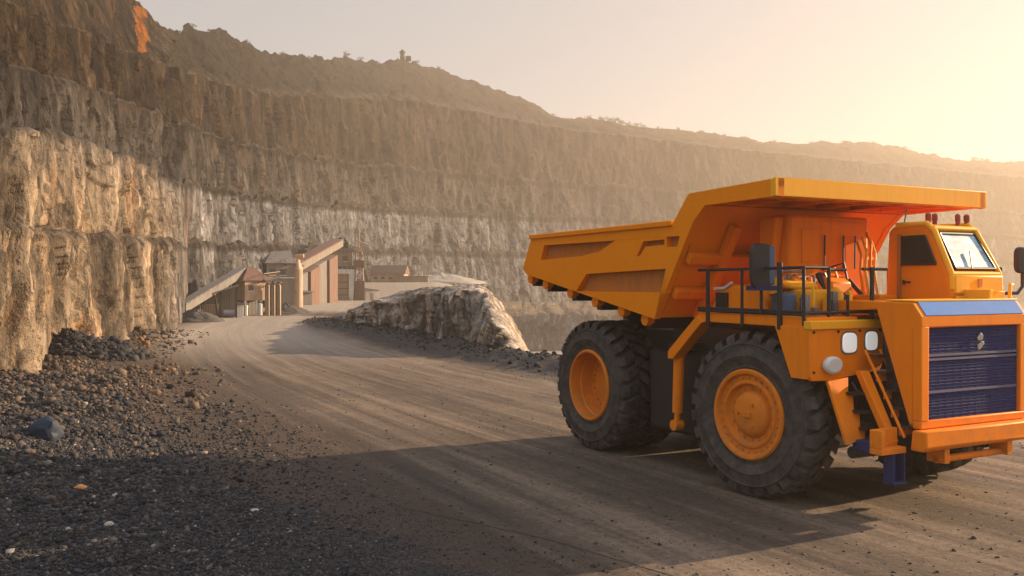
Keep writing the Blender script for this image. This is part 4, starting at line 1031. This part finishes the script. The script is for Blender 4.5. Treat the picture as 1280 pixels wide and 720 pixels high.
e3 = rail('handrail', [(1.80,2.35,3.86,4.88,.035),(1.80,2.62,3.86,4.88,.035),(1.80,2.93,3.86,4.88,.04),(-.2,2.93,3.86,4.88,.035),(-1.2,2.93,3.86,4.88,.04)],
     [[(1.80,2.30,4.86),(1.80,2.93,4.86),(-1.2,2.93,4.86)],[(1.80,2.30,4.4),(1.80,2.93,4.4),(-1.2,2.93,4.4)]])
# mirrors
def mirror(name, x, y, w2, h2, zc_, post):
    e = empty(name, (x, y, 0), R(-8), TR)
    m = MB(); prof = []
    for k in range(24):
        a = 2*math.pi*k/24; ca, sa = math.cos(a), math.sin(a); prof.append((w2*math.copysign(abs(ca)**.5, ca), zc_+h2*math.copysign(abs(sa)**.5, sa)))
    m.prism(prof, -.06, .05, 'x'); m.build('mirror_housing', M['black'], e, bevel=.03)
    m = MB(); m.prism([(p*.86, zc_+(q-zc_)*.92) for p, q in prof], -.075, -.062, 'x'); m.build('mirror_glass', M['side_glass'], e)
    m = MB(); m.tube([(0,0,post),(0,0,zc_-h2)], .035, 8); m.build('mirror_arm', M['black'], e, smooth=50)
    return e
mr = mirror('mirror', .55, -2.98, .27, .47, 4.88, 3.9)
m = MB(); m.box(-.28,.10,-.30,.30,0,.10); m.xf(Matrix.Translation((.0,.12,4.38))); m.build('mirror_base', M['navy'], mr)
m = MB(); m.prism([(.15,4.5),(.30,4.5),(.30,5.3),(.15,5.3)], -.06, .06, 'x'); m.build('mirror_side', M['blue_drum'], mr, bevel=.03)
mr2 = mirror('mirror', 1.85, 3.66, .22, .30, 5.05, 4.6)
m = MB(); m.tube([(0,0,4.75),(0,0,4.45),(0,-.15,4.30),(0,-.72,4.30)], .04, 8); m.build('mirror_bracket', M['black'], mr2, smooth=50)
# ------------------------------------------------------------------ crushing plant at the bend of the road
def corr(name, col, rough=.6, vary=.3):
    m, nt, b = newmat(name)
    p = pos(nt, world=False)
    f = noise(nt, pos(nt, (1.2, 1.2, .25), False), 1.0, 6, .7)
    c = mix(nt, tuple(x*(1-vary) for x in col), tuple(min(1, x*(1+vary)) for x in col), mrange(nt, f, .3, .7))
    c = mix(nt, c, (.22, .11, .05), mrange(nt, noise(nt, p, .8, 6, .7), .55, .75, 0, .6))
    nt.links.new(c, b.inputs['Base Color']); b.inputs['Roughness'].default_value = rough
    w_ = N(nt, 'ShaderNodeTexWave', Scale=1.6, bands_direction='X'); nt.links.new(p, w_.inputs['Vector']); bump(nt, b, w_.outputs['Fac'], .05, .6)
    return m
M['tan_sheet'] = corr('tan_sheet', (.44, .30, .20)); M['grey_sheet'] = corr('grey_sheet', (.165, .138, .112)); M['rust_roof'] = corr('rust_roof', (.125, .062, .042))
M['dark_sheet'] = corr('dark_sheet', (.13, .12, .11)); M['pale_sheet'] = corr('pale_sheet', (.6, .58, .53)); M['silo'] = corr('silo_sheet', (.27, .19, .12))
M['glass_dark'] = plain('window_dark', (.03, .035, .045), .3)
M['spoil'] = mat_rock('spoil_rock', 'outcrop')
def at(u, d, z=0.): return ((u-640)/FPX*d, d, z)
def gz(x, y): return float(heights(np.array([float(x)]), np.array([float(y)]))[0][0])
def windows(parent, rects, face_y):
    for (x0, x1, z0, z1) in rects:
        m = MB(); m.box(x0, x1, face_y-.06, face_y+.02, z0, z1); w_ = m.build('window', M['glass_dark'], parent)
        m = MB(); m.box(x0-.08, x1+.08, face_y-.10, face_y+.01, z0-.12, z0-.01); m.build('sill', M['pale_sheet'], w_)
# A: primary crusher house on stilts
x, y, _ = at(313, 121)
A_ = empty('crusher_house', (x, y, gz(x, y)), R(46)); tag(A_, 'tan box shaped crusher house on stilts with rusty pointed roof, nearest to the road', 'crusher house')
m = MB(); m.box(-1.75,1.75,-1.6,1.8,2.0,4.6); m.build('wall', M['tan_sheet'], A_, bevel=.03)
windows(A_, [(-1.2,-.5,3.3,4.0)], -1.6)
m = MB(); m.poly3([(-2.2,-2.0,4.62),(2.2,-2.0,4.62),(2.2,2.2,4.62),(-2.2,2.2,4.62),(-.3,.1,6.5),(.4,.1,6.5)], [(3,2,1,0),(0,1,5,4),(1,2,5),(2,3,4,5),(3,0,4)]); m.build('roof', M['rust_roof'], A_)
for sx in (-1.6,0,1.6):
    for sy in (-1.45,1.6):
        m = MB(); m.box(sx-.12,sx+.12,sy-.12,sy+.12,-.3,2.02); m.build('stilt', M['pale_sheet'], A_)
m = MB(); m.tube([(-1.1,-.3,0),(-1.1,-.3,1.7)], .55, 14); m.build('white_tank', M['white'], A_, smooth=40)
m = MB(); m.tube([(.8,-.9,0),(.8,-.9,1.5),(.8,-.9,1.75)], [.5,.5,.2], 14); m.build('white_tank', M['white'], A_, smooth=40)
m = MB(); m.box(-1.7,1.7,1.2,1.7,-.1,2.0); m.build('back_wall', M['dark_sheet'], A_)
# silos beside it
for k, uu_ in enumerate((334, 341, 348)):
    x, y, _ = at(uu_, 120+k*.5)
    m = MB(); m.tube([(0,0,0),(0,0,4.0),(0,0,4.35)], [.34,.34,.12], 16)
    s_ = m.build('silo', M['silo'], smooth=40); s_.location = (x, y, gz(x, y)-.05)
    tag(s_, ['slim tan silo standing closest to the crusher house','slim tan silo standing in the middle of the row of three','slim tan silo at the end of the row farthest from the crusher house'][k], 'silo', 'silos beside the crusher house')
    m = MB()
    for zz_ in (1.0,2.2,3.4): m.lathe_y([(.345,-.05),(.37,-.05),(.37,.05),(.345,.05)], 16); 
    m.b.free()
    m = MB(); m.tube([(.2,-.32,0),(.2,-.32,4.3)], .04, 5); m.build('ladder', M['dark_steel'], s_)
    m = MB(); m.box(-.4,.4,-.4,.4,4.36,4.44); m.build('top_platform', M['grey_sheet'], s_)
# inclined conveyor gallery coming up from the rock face
def conveyor(name, pa, pb, w_, h_, label, mat, legs, roofmat, group=None):
    pa, pb = Vector(pa), Vector(pb); o = empty(name, pa); tag(o, label, 'conveyor', group)
    d_ = pb-pa; dn_ = Vector((d_.x, d_.y, 0)).normalized(); sdv = Vector((-dn_.y, dn_.x, 0))
    def corner(p, s, z): return tuple(p+sdv*s*w_/2+Vector((0,0,z)))
    z0 = Vector((0,0,0)); m = MB()
    m.hexa([corner(z0,-1,0),corner(d_,-1,0),corner(d_,1,0),corner(z0,1,0),corner(z0,-1,h_),corner(d_,-1,h_),corner(d_,1,h_),corner(z0,1,h_)]); m.build('gallery', mat, o)
    m = MB(); m.hexa([corner(z0,-1.2,h_+.02),corner(d_,-1.2,h_+.02),corner(d_,1.2,h_+.02),corner(z0,1.2,h_+.02),corner(z0,-1.0,h_+.14),corner(d_,-1.0,h_+.14),corner(d_,1.0,h_+.14),corner(z0,1.0,h_+.14)]); m.build('roof', roofmat, o)
    for t in legs:
        p = d_*t; zz_ = -(pa.z+p.z)
        for s in (-1,1):
            m = MB(); m.tube([p+sdv*s*w_*.45, p+sdv*s*w_*.8+Vector((0,0,zz_))], .12, 6); m.build('leg', M['dark_steel'], o)
    return o
a = at(226, 106, .9); b = at(303, 121, 5.4)
conveyor('conveyor', a, b, 1.3, .9, 'dark inclined conveyor climbing to the crusher house from the foot of the cliff', M['dark_sheet'], (.2,.45,.7,.92), M['dark_sheet'])
# feed shed under the conveyor
x, y, _ = at(262, 113)
S_ = empty('feed_shed', (x, y, gz(x, y)), R(20)); tag(S_, 'low dark open shed with brown rusty bin under the inclined conveyor', 'shed')
m = MB(); m.prism([(-3.4,0),(3.3,0),(3.3,3.9),(-3.4,1.7)], .6, 2.8); m.build('wall', M['dark_sheet'], S_)
m = MB(); m.prism([(-3.7,1.62),(3.5,3.92),(3.5,4.06),(-3.7,1.76)], -1.2, 3.1); m.build('roof', M['grey_sheet'], S_)
for sx in (-3.2,-1,1.2,3.1):
    m = MB(); m.box(sx-.1,sx+.1,-1.1,-.9,0,1.8+(sx+3.4)*.32); m.build('post', M['dark_steel'], S_)
m = MB(); m.prism([(-1.6,.2),(.6,.2),(1.2,1.7),(-2.0,1.5)], -.6, .5); m.build('bin', M['silo'], S_, bevel=.03)
m = MB(); m.tube([(1.6,-.5,.5),(2.9,-.5,.5)], .5, 12); m.build('drum', M['grey_steel'], S_, smooth=40)
# B: screening house
x, y, _ = at(351, 160)
B_ = empty('screen_house', (x, y, gz(x, y)), R(28)); tag(B_, 'grey brown screening house with hipped roof behind the crusher house', 'screening house')
m = MB(); m.box(-2.9,1.9,-2,2.4,0,7.6); m.build('wall', M['grey_sheet'], B_, bevel=.03)
m = MB(); m.poly3([(-3.3,-2.4,7.62),(2.2,-2.4,7.62),(2.2,2.8,7.62),(-3.3,2.8,7.62),(-1.6,.2,9.7),(1.5,.2,9.9)], [(3,2,1,0),(0,1,5,4),(1,2,5),(2,3,4,5),(3,0,4)]); m.build('roof', M['dark_sheet'], B_)
windows(B_, [(-2.4,-1.3,5.6,6.6),(-.7,.4,5.6,6.6)], -2)
m = MB(); m.box(-2.9,1.9,-2.12,-2.0,5.0,5.2); m.build('ledge', M['pale_sheet'], B_)
m = MB(); m.tube([(2.6,-1.6,0),(2.6,-1.6,6.6)], .85, 16); m.tube([(2.6,-1.6,6.6),(2.6,-1.6,8.3)], [.85,.3], 16); m.build('bunker', M['tan_sheet'], B_, smooth=35)
m = MB(); m.box(1.95,2.5,-1.0,.2,2,8.4); m.build('riser_duct', M['tan_sheet'], B_, bevel=.03)
# C: main mill building with its long inclined gallery
a = at(352, 168, 5.0); b = at(422, 205, 12.3)
conveyor('conveyor', a, b, 2.6, 1.6, 'long rusty roofed conveyor gallery rising to the top of the mill building', M['grey_sheet'], (.25,.5,.75), M['rust_roof'])
d_ = Vector(b)-Vector(a); nn_ = Vector((d_.x, d_.y, 0)).normalized(); sv = Vector((-nn_.y, nn_.x, 0))
h_ = empty('ore_hall', (a[0], a[1], 0)); tag(h_, 'long brown grey hall standing under the rising roofed gallery', 'hall')
for k in range(4):
    t0, t1 = .04+k*.17, .04+(k+1)*.17-.008
    q0, q1 = d_*t0, d_*t1; z0, z1 = a[2]+q0.z-.15, a[2]+q1.z-.15; w2 = 2.6+.5*(k % 2)
    def c_(q, s, z): return (q.x+sv.x*s*w2, q.y+sv.y*s*w2, z)
    m = MB(); m.hexa([c_(q0,-1,-.3),c_(q1,-1,-.3),c_(q1,1,-.3),c_(q0,1,-.3),c_(q0,-1,z0),c_(q1,-1,z1),c_(q1,1,z1),c_(q0,1,z0)])
    m.build('bay', M[('dark_sheet','rust_roof','dark_sheet','rust_roof')[k]], h_, bevel=.04)
x, y, _ = at(428, 213)
C_ = empty('mill_building', (x, y, gz(x, y)), R(10)); tag(C_, 'tall grey mill building with pale portal frame and dark window band', 'mill building')
m = MB(); m.box(-11,-3.3,-1,8,0,8.0); m.build('side_hall', M['dark_sheet'], C_, bevel=.05)
m = MB(); m.prism([(-11.3,8.02),(-3.2,8.02),(-3.2,9.6),(-7,9.2)], -1.3, 8.3); m.build('hall_roof', M['rust_roof'], C_)
m = MB(); m.box(-3.2,3.2,0,8,0,8.2); m.build('wall', M['silo'], C_, bevel=.05)
m = MB(); m.box(-3.5,3.5,-.5,.0,6.2,7.2); m.build('portal_beam', M['pale_sheet'], C_, bevel=.04)
m = MB(); m.box(1.5,3.3,-.5,.0,0,6.18); m.build('portal_column', M['pale_sheet'], C_, bevel=.04)
m = MB(); m.box(-3.4,-2.9,-.5,.0,0,6.18); m.build('portal_column', M['grey_sheet'], C_, bevel=.04)
windows(C_, [(-3.0+k*1.05,-2.15+k*1.05,7.3,8.05) for k in range(6)], -.02)
m = MB(); m.box(-2.7,1.2,-.12,.0,0,5.4); dr = m.build('gate', M['silo'], C_)
for k in range(3):
    m = MB(); m.box(-2.7,1.2,-.18,-.12,1.2+k*1.5,1.35+k*1.5); m.build('gate_rail', M['dark_steel'], dr)
m = MB(); m.box(-2.6,2.3,1,7,8.2,11.4); m.build('upper_storey', M['silo'], C_, bevel=.05)
m = MB(); m.prism([(-3.0,11.42),(2.8,11.42),(2.4,12.2),(-2.4,12.2)], .6, 7.4); m.build('roof', M['dark_sheet'], C_)
m = MB(); m.box(-2.0,1.4,2,5,12.2,13.6); m.tube([(-1.4,2.4,13.6),(-.8,2.6,14.5),(.4,2.6,14.6),(1.2,2.4,13.4)], .35, 8); m.tube([(-.2,2.2,12.5),(-.2,2.2,14.8)], .5, 10); m.build('head_drive', M['dark_steel'], C_)
windows(C_, [(-2.1,-1.0,9.2,10.4),(.1,1.2,9.2,10.4)], 1)
# crane / mast tower to its right
x, y, _ = at(449, 214)
T_ = empty('mast_tower', (x, y, gz(x, y)), R(8)); tag(T_, 'slim tan mast tower with short crane arms right of the mill building', 'mast tower')
for sx in (-1.0,1.0):
    for sy in (-1.0,1.0):
        m = MB(); m.tube([(sx*1.15,sy,0),(sx*.7,sy*.7,11.5)], .15, 6); m.build('leg', M['tan_sheet'] if sx > 0 else M['rust_roof'], T_)
for k in range(7):
    z = .8+k*1.6; m = MB(); s = 1 if k % 2 else -1
    m.tube([(-s*.95,-.85,z),(s*.9,-.8,z+1.5)], .08, 5); m.tube([(-.95,-.85,z),(.95,-.85,z)], .08, 5); m.build('brace', M['rust_roof'], T_)
m = MB(); m.box(-1.3,1.3,-1.2,1.2,7.6,9.4); m.build('cabin', M['rust_roof'], T_, bevel=.04)
m = MB(); m.box(-.5,.6,-.5,.6,11.5,12.3); m.tube([(0,0,12.3),(0,0,15.8)], .12, 6); m.tube([(-1.6,0,13.4),(0,0,13.9),(2.4,0,12.9)], .13, 6); m.tube([(-1.2,0,15.2),(1.3,0,15.1)], .08, 5); m.build('crane_arm', M['tan_sheet'], T_)
m = MB(); m.box(-.9,1.3,-1.3,-.3,0,4.6); m.build('base_hut', M['rust_roof'], T_, bevel=.04)
# D: low red roofed building on the terrace
x, y, _ = at(487, 270)
D_ = empty('low_shed', (x, y, gz(x, y)), R(-6)); tag(D_, 'long low red roofed shed on the terrace behind the road', 'shed')
m = MB(); m.box(-5,5,-3,3,0,2.4); m.build('wall', M['tan_sheet'], D_, bevel=.05)
m = MB(); m.prism([(-3.5,2.42),(3.5,2.42),(0,5.0)], -5.4, 5.4, 'x'); m.build('roof', M['rust_roof'], D_)
windows(D_, [(-4+k*2.2,-2.9+k*2.2,.8,1.5) for k in range(4)], -3)
x, y, _ = at(516, 266)
E_ = empty('low_shed', (x, y, gz(x, y)), R(4)); tag(E_, 'small flat roofed brown shed right of the red roofed one', 'shed')
m = MB(); m.box(-5,4.5,-2,2,0,1.5); m.build('wall', M['silo'], E_, bevel=.05)
m = MB(); m.box(-5.3,4.8,-2.4,2.3,1.52,1.8); m.build('roof', M['grey_sheet'], E_)
# walkways, pipes and small sheds between the big buildings
def walkway(pa, pb, label, n=6):
    pa, pb = Vector(pa), Vector(pb); o = empty('walkway', pa); tag(o, label, 'walkway'); d_ = pb-pa
    m = MB(); m.tube([(0,0,0), d_], .18, 5); m.build('deck', M['dark_steel'], o)
    for s_ in (.9,):
        m = MB(); m.tube([(0,0,s_), d_+Vector((0,0,s_))], .06, 5); m.build('rail', M['silo'], o)
    for k in range(n+1):
        p_ = d_*(k/n); m = MB(); m.tube([p_, p_+Vector((0,0,.9))], .05, 5); m.build('post', M['silo'], o)
    m = MB(); m.tube([d_*.5, Vector((d_.x*.5, d_.y*.5, -pa.z))], .14, 6); m.build('support', M['dark_steel'], o)
walkway(at(357,158,7.4), at(392,190,7.6), 'thin steel walkway between the screening house and the mill hall')
walkway(at(330,119.5,4.6), at(350,150,5.2), 'thin steel walkway from the crusher house back to the screening house')
for (u_, d_, w_, h_, lab, mt) in ((372,172,2.2,2.4,'small dark hut in front of the mill side hall','dark_sheet'),(384,182,1.7,3.2,'narrow rusty hut against the mill side hall','rust_roof'),(399,196,2.0,2.0,'low tan hut left of the mill portal','tan_sheet'),(290,116,1.3,1.5,'small pale hut beneath the crusher house conveyor','pale_sheet'),(463,216,1.6,2.2,'small pale hut just right of the mast tower','pale_sheet')):
    x, y, _ = at(u_, d_); o = empty('hut', (x, y, gz(x, y)), R(20+u_%17)); tag(o, lab, 'hut')
    m = MB(); m.box(-w_,w_,-w_*.8,w_*.8,0,h_); m.build('wall', M[mt], o, bevel=.03)
    m = MB(); m.prism([(-w_*1.12,h_+.01),(w_*1.12,h_+.01),(w_*1.12,h_+.2),(-w_*1.12,h_+.7)], -w_*.95, w_*.95); m.build('roof', M['dark_sheet'], o)
    m = MB(); m.box(-.4,.4,-w_*.8-.05,-w_*.8,0,1.7); m.build('door', M['silo'], o)
for (u_, d_, lab) in ((366,165,'rusty pipe tower left of the mill side hall'),(404,205,'rusty pipe tower against the mill front left of the portal')):
    x, y, _ = at(u_, d_); m = MB(); m.tube([(0,0,0),(0,0,8.5),(.6,0,9.2),(2.0,0,9.2)], .38, 10); o = m.build('pipe_stack', M['tan_sheet'], smooth=50); o.location = (x, y, gz(x, y)-.1); tag(o, lab, 'pipe')
# stockpile of dark crushed stone
def heap(name, x, y, rx, ry, h, mat, label, cat='stockpile', sd_=0):
    b = bmesh.new(); n = 56; rg = 18; rings = []
    for i in range(rg+1):
        t = i/rg; row = []
        for k in range(n):
            a = 2*math.pi*k/n; rr = t*(1+.10*float(vnoise(math.cos(a)*2+sd_, math.sin(a)*2, 0, 90+sd_)))
            z = h*(1-t)**.9*(1+.12*float(vnoise(math.cos(a)*3, math.sin(a)*3, t*4, 91+sd_)))+.05*float(vnoise(k*.7, i*.9, 0, 92))*h-(.3 if i == rg else 0)
            row.append(b.verts.new((rx*rr*math.cos(a), ry*rr*math.sin(a), z)))
        rings.append(row)
    for i in range(rg):
        for k in range(n): b.faces.new((rings[i][k], rings[i+1][k], rings[i+1][(k+1) % n], rings[i][(k+1) % n]))
    bmesh.ops.remove_doubles(b, verts=b.verts, dist=.001)
    bmesh.ops.recalc_face_normals(b, faces=b.faces)
    me = bpy.data.meshes.new(name); b.to_mesh(me); b.free(); me.materials.append(mat)
    o = bpy.data.objects.new(name, me); COL.objects.link(o); o.location = (x, y, gz(x, y)-.05); tag(o, label, cat, kind='stuff'); return o
M['dark_heap'] = plain('dark_heap', (.07, .062, .055), .95, 0, .5, 2.5); M['pale_heap'] = plain('pale_heap', (.34, .30, .26), .95, 0, .35, 1.2)
x, y, _ = at(358, 127); heap('stockpile', x, y, 3.8, 3.0, 1.5, M['dark_heap'], 'low dark heap of crushed stone at the bend beside the silos', sd_=1)
x, y, _ = at(246, 102); heap('stockpile', x, y, 3.4, 2.4, 1.6, M['dark_heap'], 'dark stone heap under the low end of the inclined conveyor', sd_=2)
x, y, _ = at(553, 285); heap('stockpile', x, y, 14, 9, 3.2, M['pale_heap'], 'wide pale heap of crushed stone on the terrace behind the outcrop', sd_=3)
x, y, _ = at(390, 240); heap('stockpile', x, y, 7, 6, 4.5, M['pale_heap'], 'pale stone heap behind the mill building', sd_=4)

# ------------------------------------------------------------------ ridge: lookout tower and scrub
def ridge_pt(u):
    j = int(np.argmin(np.abs(us-u))); col_ = G[iD:, j]
    vv_ = (col_[:, 2]-CH)/np.hypot(col_[:, 0], col_[:, 1]); k_ = int(np.argmax(vv_)); return col_[k_]
p = ridge_pt(501)
tw = empty('lookout_tower', (p[0], p[1], p[2]-.6)); tag(tw, 'tiny lookout tower standing alone on the top of the hill', 'tower')
m = MB(); m.tube([(0,0,0),(0,0,3.6)], [1.3,1.0], 10); m.build('shaft', M['dark_heap'], tw)
m = MB(); m.tube([(0,0,3.6),(0,0,4.6)], 1.4, 10); m.tube([(0,0,4.6),(0,0,5.6)], [1.3,.2], 10); m.build('cabin', M['dark_heap'], tw)
m = MB(); m.box(1.6,4.2,-1,1,0,2.2); m.build('hut', M['dark_heap'], tw)
def mat_leaf():
    m, nt, b = newmat('scrub_leaves')
    oi = N(nt, 'ShaderNodeObjectInfo')
    c = mix(nt, (.035, .038, .015), (.10, .085, .035), noise(nt, pos(nt), 1.2, 4))
    nt.links.new(c, b.inputs['Base Color']); b.inputs['Roughness'].default_value = .8; return m
M['leaf'] = mat_leaf()
def bush_mesh(seed, h):
    rg = np.random.default_rng(seed); n = 420
    cl = rg.normal(size=(9, 3))*np.array([.9, .9, .35])+np.array([0, 0, .75]); 
    c_ = cl[rg.integers(0, 9, n)]+rg.normal(size=(n, 3))*.32; c_[:, 2] = np.abs(c_[:, 2])
    a_ = rg.normal(size=(n, 3)); a_ /= np.linalg.norm(a_, axis=1)[:, None]; b_ = np.cross(a_, rg.normal(size=(n, 3))); b_ /= np.linalg.norm(b_, axis=1)[:, None]
    s = .13*rg.uniform(.6, 1.4, (n, 1))
    V = np.stack([c_-a_*s, c_+b_*s*.7, c_+a_*s, c_-b_*s*.7], 1).reshape(-1, 3)*h
    return V, np.arange(n*4).reshape(n, 4)
bms = []
for k in range(4):
    V_, F_ = bush_mesh(200+k, 1.0); o = npmesh('shrub_crown', V_, F_, M['leaf']); bms.append(o.data); bpy.data.objects.remove(o)
tm = MB(); 
for k in range(4):
    a = k*1.6; tm.tube([(0,0,-.2),(.25*math.cos(a),.25*math.sin(a),.5),(.6*math.cos(a),.6*math.sin(a),1.0)], [.07,.05,.02], 5)
o = tm.build('trunk', M['dark_heap']); trunk_me = o.data; bpy.data.objects.remove(o)
spots_ = [(432,1.6),(449,1.3),(469,1.2),(520,1.3),(545,1.1),(694,1.6),(712,1.4),(735,1.8),(752,2.2),(761,3.0),(768,3.6),(775,2.8),(784,2.2),(795,2.6),(803,1.8),(822,1.6),(846,1.5),(875,1.5),(905,1.8),(930,1.4),(968,1.9),(1010,1.6),(1052,1.8),(1090,1.6),(1130,2.0),(1170,1.7),(1215,2.8),(1224,3.4),(1232,2.4),(1262,1.6),(222,.8),(243,.9),(262,.7),(305,.8),(352,1.0),(381,1.1)]
for k, (u, h) in enumerate(spots_):
    p = ridge_pt(u); b_ = empty('shrub', (p[0], p[1], p[2]-.15), random.uniform(0, 6)); h *= .5; b_.scale = (h*1.25, h*1.25, h)
    tag(b_, 'small dark shrub on the skyline of the quarry rim', 'shrub', 'shrubs along the quarry rim')
    c1 = bpy.data.objects.new('crown', bms[k % 4]); c2 = bpy.data.objects.new('trunk', trunk_me)
    for c_ in (c1, c2): COL.objects.link(c_); c_.parent = b_
# ------------------------------------------------------------------ light, sky, haze
SUN_EL = 17.0; SUN_AZ = math.atan2(1.0, .44)      # azimuth clockwise from +Y
sd = Vector((math.sin(SUN_AZ)*math.cos(R(SUN_EL)), math.cos(SUN_AZ)*math.cos(R(SUN_EL)), math.sin(R(SUN_EL))))
su = bpy.data.lights.new('sun', 'SUN'); su.energy = 4.7; su.angle = R(.6); su.color = (1, .71, .44)
so = bpy.data.objects.new('sun', su); COL.objects.link(so)
so.rotation_euler = sd.to_track_quat('Z', 'Y').to_euler()
w = bpy.data.worlds.new('World'); scene.world = w; w.use_nodes = True; nt = w.node_tree
sk = nt.nodes.new('ShaderNodeTexSky'); sk.sky_type = 'NISHITA'; sk.sun_disc = False
sk.sun_elevation = R(SUN_EL); sk.sun_rotation = SUN_AZ; sk.air_density = .8; sk.dust_density = 1.6; sk.ozone_density = 1.0; sk.altitude = 200
tint = N(nt, 'ShaderNodeMix', data_type='RGBA', blend_type='MULTIPLY'); tint.inputs[0].default_value = 1
tint.inputs[7].default_value = (1.02, .97, .93, 1)
hs = N(nt, 'ShaderNodeHueSaturation', Saturation=.85); gm = N(nt, 'ShaderNodeGamma', Gamma=.3); nt.links.new(sk.outputs[0], gm.inputs[0]); nt.links.new(gm.outputs[0], tint.inputs[6]); tcw = N(nt, 'ShaderNodeTexCoord'); sxw = N(nt, 'ShaderNodeSeparateXYZ'); nt.links.new(tcw.outputs['Generated'], sxw.inputs[0])
zen = mix(nt, tint.outputs[2], mix(nt, tint.outputs[2], (2.05, 2.22, 2.5), 1., 'MULTIPLY'), mrange(nt, sxw.outputs[2], .36, .75))
nt.links.new(zen, hs.inputs['Color'])
nt.links.new(hs.outputs[0], nt.nodes['Background'].inputs[0]); nt.nodes['Background'].inputs[1].default_value = .14

hz = MB().box(-420, 1000, -300, 1150, -24, 150)
hm = bpy.data.materials.new('haze'); hm.use_nodes = True; ht = hm.node_tree
ht.nodes.remove(ht.nodes['Principled BSDF']); pv = ht.nodes.new('ShaderNodeVolumePrincipled')
pv.inputs['Color'].default_value = (.95, .82, .67, 1); pv.inputs['Density'].default_value = .0007; pv.inputs['Anisotropy'].default_value = .42
ht.links.new(pv.outputs[0], ht.nodes['Material Output'].inputs['Volume'])
ho = hz.build('haze', hm); tag(ho, 'pale dusty air filling the quarry', 'haze', kind='stuff')

vs = scene.view_settings; vs.view_transform = 'Standard'; vs.look = 'None'; vs.exposure = 1.55; vs.gamma = 1; vs.use_curve_mapping = False
c = scene.cycles; c.use_denoising = True; c.max_bounces = 6; c.diffuse_bounces = 2; c.glossy_bounces = 2; c.volume_bounces = 0; c.transparent_max_bounces = 6
